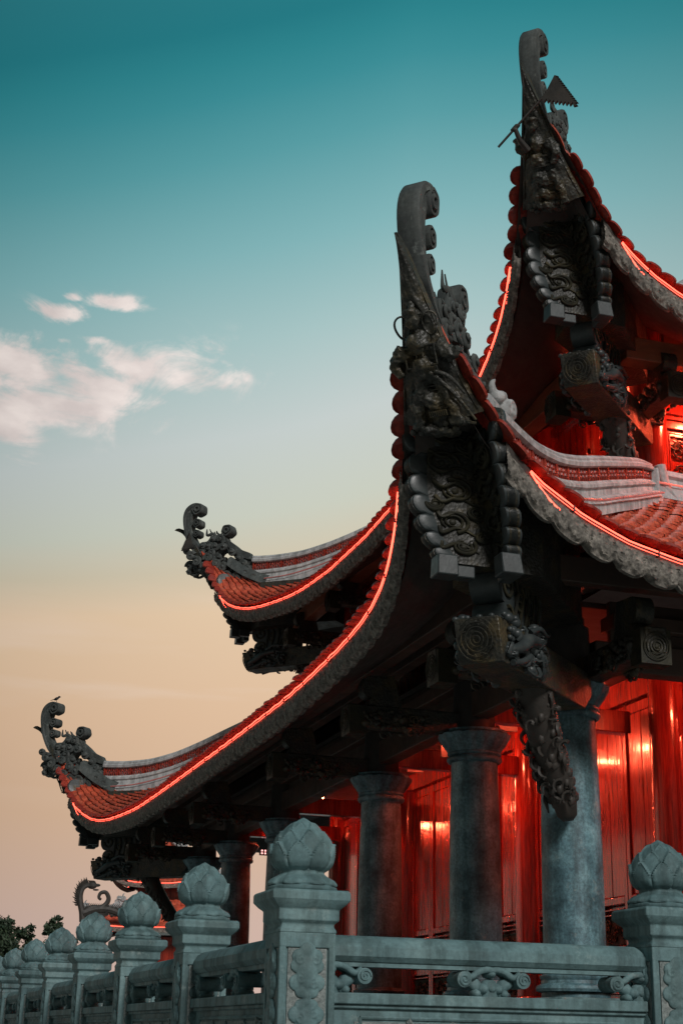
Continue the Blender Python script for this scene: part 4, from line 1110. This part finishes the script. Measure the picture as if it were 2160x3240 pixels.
dg.ell(PT(.34,3.06), (.19,.13,.13), 7); dg.ell(PT(.50,3.08), (.13,.08,.06), 6); dg.ell(PT(.47,2.93), (.12,.06,.035), 6)
for i in range(18):
    p = np.array(body[i+9]); f = i/18; d_ = -EX*math.cos(f*1.2)+np.array([0,0,math.sin(f*1.9-.2)]); d_ /= np.linalg.norm(d_)
    dg.tube([p+d_*.08, p+d_*.17+[0,0,-.015], p+d_*(.23+.06*(i % 2))+[0,0,.03]], [.05,.035,.006], 4)
for i in range(6):
    p = np.array(PT(.28+.035*i, 3.12)); dg.tube([p, p-EX*.05+[0,0,.09], p-EX*.11+[0,0,.12]], [.03,.02,.004], 4)
r_ = np.random.default_rng(8)
for i in range(70):
    q = r_.random(); p = np.array(PT(.15+1.4*q, 2.12+.22*r_.random())); sz = .04+.07*r_.random(); dg.ell(p, (sz,sz,sz), 3)
for i in range(20):
    p = np.array(PT(.2+1.3*i/20, 2.34)); dg.tube([p, p+EX*.03+[0,0,.10], p-EX*.05+[0,0,.19]], [.035,.025,.004], 4)
dg.build('dragon_ornament', M['black'], hall, 0)

# ------------------------------------------------------------------ trees
def tree(x, y, h, R, seed, label):
    r_ = np.random.default_rng(seed); t = empty('tree', (x, y, -1.6)); tag(t, label, 'tree', 'trees beyond the balustrade')
    tb = MB(); tips = []
    tb.tube(smooth_path([(0,0,0),(.1,.05,h*.3),(-.05,.1,h*.55),(0,0,h*.85)], 12), np.linspace(.22,.05,12), 8)
    for k in range(9):
        z = h*(.35+.5*k/9); a_ = k*2.4; L = R*(.9-.4*k/9); e = np.array([L*math.cos(a_), L*math.sin(a_), z+.5*L]); tips.append(e)
        tb.tube(smooth_path([(0,0,z),tuple(e*.5+np.array([0,0,z*.5])+[0,0,.1]),tuple(e)], 7), np.linspace(.09,.025,7), 5)
    tb.build('trunk', M['bark'], t, 60)
    lv = []; fs = []
    cl_ = [(e, R*(.38+.2*r_.random())) for e in tips]+[(np.array([0,0,h*.92]), R*.45)]+[(np.array([*(r_.normal(0,R*.4,2)), h*(.5+.4*r_.random())]), R*.35) for _ in range(8)]
    for c, rr in cl_:
        nsub = 9
        for s_ in range(nsub):
            sc = c+r_.normal(0, rr*.55, 3)*[1,1,.8]
            for _ in range(85):
                p = sc+r_.normal(0, rr*.22, 3); n1 = r_.normal(0,1,3); n1 /= np.linalg.norm(n1); n2 = np.cross(n1, r_.normal(0,1,3)); n2 /= np.linalg.norm(n2)
                s1 = .075*(.6+.8*r_.random()); s2 = s1*.45
                o = len(lv); lv += [p-n1*s1, p-n2*s2, p+n1*s1, p+n2*s2]; fs.append((o, o+1, o+2, o+3))
    cb = MB(); cb.add(np.array(lv), fs); cb.build('crown', M['leaf'], t, 0)
    return t
tree(5.15, 58, 5.85, .95, 1, 'leafy tree cut by the left edge of the picture')
tree(6.3, 60, 5.45, .75, 6, 'low broad tree in the middle of the three')
tree(7.15, 58, 5.85, .50, 3, 'slim upright tree standing nearest the temple')

# ------------------------------------------------------------------ bird on the far horn
bd = MB(); bx, by, bz = 0, 0, 0
bd.ell((0,0,.045), (.06,.03,.032), 8, R=Matrix.Rotation(-.5, 3, 'Y')); bd.ell((.055,0,.085), (.026,.022,.024), 7)
bd.tube([(.078,0,.087),(.10,0,.083)], [.009,.002], 6); bd.tube([(-.04,0,.035),(-.13,0,.0)], [.018,.008], 6, sq=.5)
for s_ in (-.01,.012): bd.tube([(.005,s_,.02),(.005,s_,-.03)], .003, 5)
bo = bd.build('bird', M['bird'], None, 60, loc=(TX-2.83, TY+16.9+2.83, 6.845)); bo.rotation_euler.z = -.3
tag(bo, 'small dark bird perched on the far left roof horn', 'bird')

# LED bar under the far veranda
lb_ = MB(); lb_.box((0,0,0), (.40,.06,.12)); ledo = lb_.build('led_light', M['metal'], None, 30, loc=(TX+.95, TY+15.4, 3.35), bevel=.006)
m = MB()
for i in range(6):
    for j in range(2): m.ell((-.16+.064*i, -.034, -.025+.05*j), (.020,.010,.018), 5)
m.build('led_diodes', M['led'], ledo, 60); tag(ledo, 'glowing LED light bar hanging between the far veranda columns', 'light')

# ------------------------------------------------------------------ sky
w = bpy.data.worlds.new('World'); SC.world = w; w.use_nodes = True; nt = w.node_tree; N = nt.nodes; L = nt.links
bg = N['Background']; tc = N.new('ShaderNodeTexCoord')
def vm(op, a, b=None):
    n = N.new('ShaderNodeVectorMath'); n.operation = op
    for i, q in enumerate((a, b)):
        if q is None: continue
        if hasattr(q, 'is_output'): L.new(q, n.inputs[i])
        else: n.inputs[i].default_value = q
    return n
def mt(op, a, b=0., c=None, clamp=False):
    n = N.new('ShaderNodeMath'); n.operation = op; n.use_clamp = clamp
    for i, q in enumerate((a, b, c)):
        if q is None: continue
        if hasattr(q, 'is_output'): L.new(q, n.inputs[i])
        else: n.inputs[i].default_value = q
    return n.outputs[0]
nv = vm('NORMALIZE', tc.outputs['Generated']).outputs[0]
yaw = math.radians(17.05)
rdir = (math.cos(yaw), -math.sin(yaw), 0)
dr_ = vm('DOT_PRODUCT', nv, rdir).outputs['Value']
sx = N.new('ShaderNodeSeparateXYZ'); L.new(nv, sx.inputs[0])
el = mt('ARCSINE', sx.outputs[2]); eld = mt('MULTIPLY', el, 180/PI)
lowf = mt('MULTIPLY', mt('MINIMUM', dr_, .04), -15.0)       # glow side: left keeps deeper teal higher up
wob_n = N.new('ShaderNodeTexNoise'); wob_n.inputs['Scale'].default_value = 2.5; L.new(nv, wob_n.inputs['Vector'])
amp = mt('MULTIPLY', mt('SUBTRACT', eld, 9.0), .10, None, True)
ev = mt('ADD', eld, mt('MULTIPLY', lowf, amp))
ev = mt('ADD', ev, mt('MULTIPLY', mt('SUBTRACT', wob_n.outputs[0], .5), 2.0))
fac = mt('DIVIDE', ev, 60.0)
rp = N.new('ShaderNodeValToRGB'); rp.color_ramp.interpolation = 'EASE'
rp.color_ramp.interpolation = 'LINEAR'
def el_of(yD): return 19.16+math.degrees(math.atan((1620-1.3776*yD)/4800))
stops = [(0, (206,178,168)), (el_of(2130), (208,180,166)), (el_of(1890), (217,183,154)), (el_of(1640), (226,192,160)), (el_of(1370), (230,202,170)), (el_of(1260), (210,199,175)), (el_of(1140), (202,206,192)),
         (el_of(945), (198,207,205)), (el_of(730), (168,197,197)), (el_of(512), (130,180,184)), (el_of(300), (88,157,164)), (el_of(160), (60,141,150)), (el_of(76), (47,132,141)), (el_of(0), (38,122,132)), (60, (75,120,128))]
e = rp.color_ramp.elements
while len(e) < len(stops): e.new(.5)
for q, (p, c) in zip(e, stops): q.position = max(0, p/60); q.color = lin(*c)
L.new(fac, rp.inputs[0])
# below the horizon: dim ground-haze tone
# clouds: ellipses in azimuth / elevation broken by noise
az = mt('MULTIPLY', mt('ARCTAN2', sx.outputs[0], sx.outputs[1]), 180/PI)
mp = N.new('ShaderNodeMapping'); mp.inputs['Scale'].default_value = (1,1,2.1); L.new(nv, mp.inputs[0])
cn = N.new('ShaderNodeTexNoise'); cn.inputs['Scale'].default_value = 13; cn.inputs['Detail'].default_value = 9; cn.inputs['Roughness'].default_value = .66; cn.inputs['Distortion'].default_value = .9
L.new(mp.outputs[0], cn.inputs['Vector'])
cm = N.new('ShaderNodeTexNoise'); cm.inputs['Scale'].default_value = 30; cm.inputs['Detail'].default_value = 6; L.new(mp.outputs[0], cm.inputs['Vector'])
tot = None
import itertools
def azel(x, y):    # displayed photo position -> sky direction used to place the cloud bank
    f = 4800; p = math.radians(19.157); ro = math.radians(1.203); S = (x*1.3776-1080, 1620-y*1.3776)
    fw = Vector((math.sin(yaw)*math.cos(p), math.cos(yaw)*math.cos(p), math.sin(p))); r0 = Vector((math.cos(yaw), -math.sin(yaw), 0)); u0 = r0.cross(fw)
    R_ = r0*math.cos(ro)+u0*math.sin(ro); U_ = -r0*math.sin(ro)+u0*math.cos(ro)
    d = (fw+R_*S[0]/f+U_*S[1]/f).normalized(); return math.degrees(math.atan2(d.x, d.y)), math.degrees(math.asin(d.z))
for (x, y, rx, ry, st) in ((60,850,280,70,1.0),(360,850,210,66,1.1),(220,900,200,60,1.0),(130,930,240,60,.95),(0,990,110,50,1.0),(140,718,75,26,.85),(265,697,70,20,.8),(165,683,30,12,.6),(215,780,60,17,.7),(150,782,30,14,.6),(20,800,120,22,.5),(500,888,60,20,.6),(470,860,70,30,.8),(30,1060,60,14,.3)):
    a0, e0 = azel(x, y); ra = rx*1.3776/4800*180/PI; re = ry*1.3776/4800*180/PI
    u = mt('DIVIDE', mt('SUBTRACT', az, a0), ra); v = mt('DIVIDE', mt('SUBTRACT', eld, e0), re)
    d2 = mt('ADD', mt('MULTIPLY', u, u), mt('MULTIPLY', v, v)); g_ = mt('MULTIPLY', mt('EXPONENT', mt('MULTIPLY', d2, -1.0)), st)
    tot = g_ if tot is None else mt('MAXIMUM', tot, g_)
dens = mt('ADD', tot, mt('MULTIPLY', mt('SUBTRACT', cn.outputs[0], .5), 2.9))
dens = mt('ADD', dens, mt('MULTIPLY', mt('SUBTRACT', cm.outputs[0], .5), 1.1))
mr = N.new('ShaderNodeMapRange'); mr.interpolation_type = 'SMOOTHSTEP'; mr.inputs[1].default_value = .24; mr.inputs[2].default_value = .95; L.new(dens, mr.inputs[0])
cf = mt('MULTIPLY', mr.outputs[0], mt('MULTIPLY', tot, 3.0, None, True), None, True)
# faint high streaks low over the horizon
ms = N.new('ShaderNodeMapping'); ms.inputs['Scale'].default_value = (1,1,9); ms.inputs['Rotation'].default_value = (.05,.04,0); L.new(nv, ms.inputs[0])
sn = N.new('ShaderNodeTexNoise'); sn.inputs['Scale'].default_value = 4; sn.inputs['Detail'].default_value = 5; L.new(ms.outputs[0], sn.inputs['Vector'])
sr = N.new('ShaderNodeMapRange'); sr.inputs[1].default_value = .52; sr.inputs[2].default_value = .75; sr.inputs[4].default_value = .7; L.new(sn.outputs[0], sr.inputs[0])
band = mt('SUBTRACT', 1.0, mt('ABSOLUTE', mt('DIVIDE', mt('SUBTRACT', eld, 12.5), 5.0)), None, True)
def cmix(a, b, f):
    m_ = N.new('ShaderNodeMix'); m_.data_type = 'RGBA'; L.new(f, m_.inputs[0])
    for i, q in ((6, a), (7, b)):
        if hasattr(q, 'is_output'): L.new(q, m_.inputs[i])
        else: m_.inputs[i].default_value = q
    return m_.outputs[2]
c1 = cmix(rp.outputs[0], lin(236,214,196), mt('MULTIPLY', sr.outputs[0], band))
shade = N.new('ShaderNodeMapRange'); shade.inputs[1].default_value = .38; shade.inputs[2].default_value = .66; L.new(cm.outputs[0], shade.inputs[0])
ccol = cmix(lin(222,210,206), lin(248,236,230), shade.outputs[0])
c2 = cmix(c1, ccol, cf)
below = mt('MULTIPLY', mt('SUBTRACT', -1.0, eld), .5, None, True)
c3 = cmix(c2, lin(120,108,104), below)
fd_ = vm('DOT_PRODUCT', nv, (math.sin(yaw), math.cos(yaw), 0)).outputs['Value']
rr_ = N.new('ShaderNodeMapRange'); rr_.interpolation_type = 'SMOOTHSTEP'; rr_.inputs[1].default_value = -.6; rr_.inputs[2].default_value = .3; rr_.inputs[3].default_value = .18; rr_.inputs[4].default_value = 1.0
ng = mt('MINIMUM', mt('SUBTRACT', dr_, .03), 0.0); ps = mt('MAXIMUM', mt('SUBTRACT', dr_, .03), 0.0)
vg = mt('MAXIMUM', mt('SUBTRACT', mt('SUBTRACT', 1.0, mt('MULTIPLY', mt('MULTIPLY', ng, ng), 3.5)), mt('MULTIPLY', mt('MULTIPLY', ps, ps), 4.0)), .68)
L.new(fd_, rr_.inputs[0]); L.new(c3, bg.inputs[0]); L.new(mt('MULTIPLY', mt('MULTIPLY', rr_.outputs[0], vg), 1.0), bg.inputs[1])

# weak, broad afterglow light from behind the camera
sun = bpy.data.lights.new('sun', 'SUN'); sun.energy = 2.0; sun.angle = math.radians(14); sun.color = (1.0, .96, .93)
so = bpy.data.objects.new('sun', sun); COL.objects.link(so)
sd = Vector((.08, -1.0, .60)).normalized()      # towards the light
so.rotation_euler = sd.to_track_quat('Z', 'Y').to_euler()

# ------------------------------------------------------------------ camera
cam = bpy.data.cameras.new('camera'); co = bpy.data.objects.new('camera', cam); COL.objects.link(co); SC.camera = co
cam.sensor_fit = 'VERTICAL'; cam.sensor_height = 36; cam.sensor_width = 24; cam.lens = 4800/3240*36; cam.clip_start = .1; cam.clip_end = 3000
p = math.radians(19.157); ro = math.radians(1.203)
fw = Vector((math.sin(yaw)*math.cos(p), math.cos(yaw)*math.cos(p), math.sin(p))); r0 = Vector((math.cos(yaw), -math.sin(yaw), 0)); u0 = r0.cross(fw)
Rv = r0*math.cos(ro)+u0*math.sin(ro); Uv = -r0*math.sin(ro)+u0*math.cos(ro)
co.matrix_world = Matrix(((Rv.x, Uv.x, -fw.x, 0), (Rv.y, Uv.y, -fw.y, 0), (Rv.z, Uv.z, -fw.z, 0), (0,0,0,1)))
SC.render.resolution_x = 682; SC.render.resolution_y = 1024
SC.view_settings.view_transform = 'Standard'; SC.view_settings.look = 'None'; SC.view_settings.exposure = 0; SC.view_settings.gamma = 1
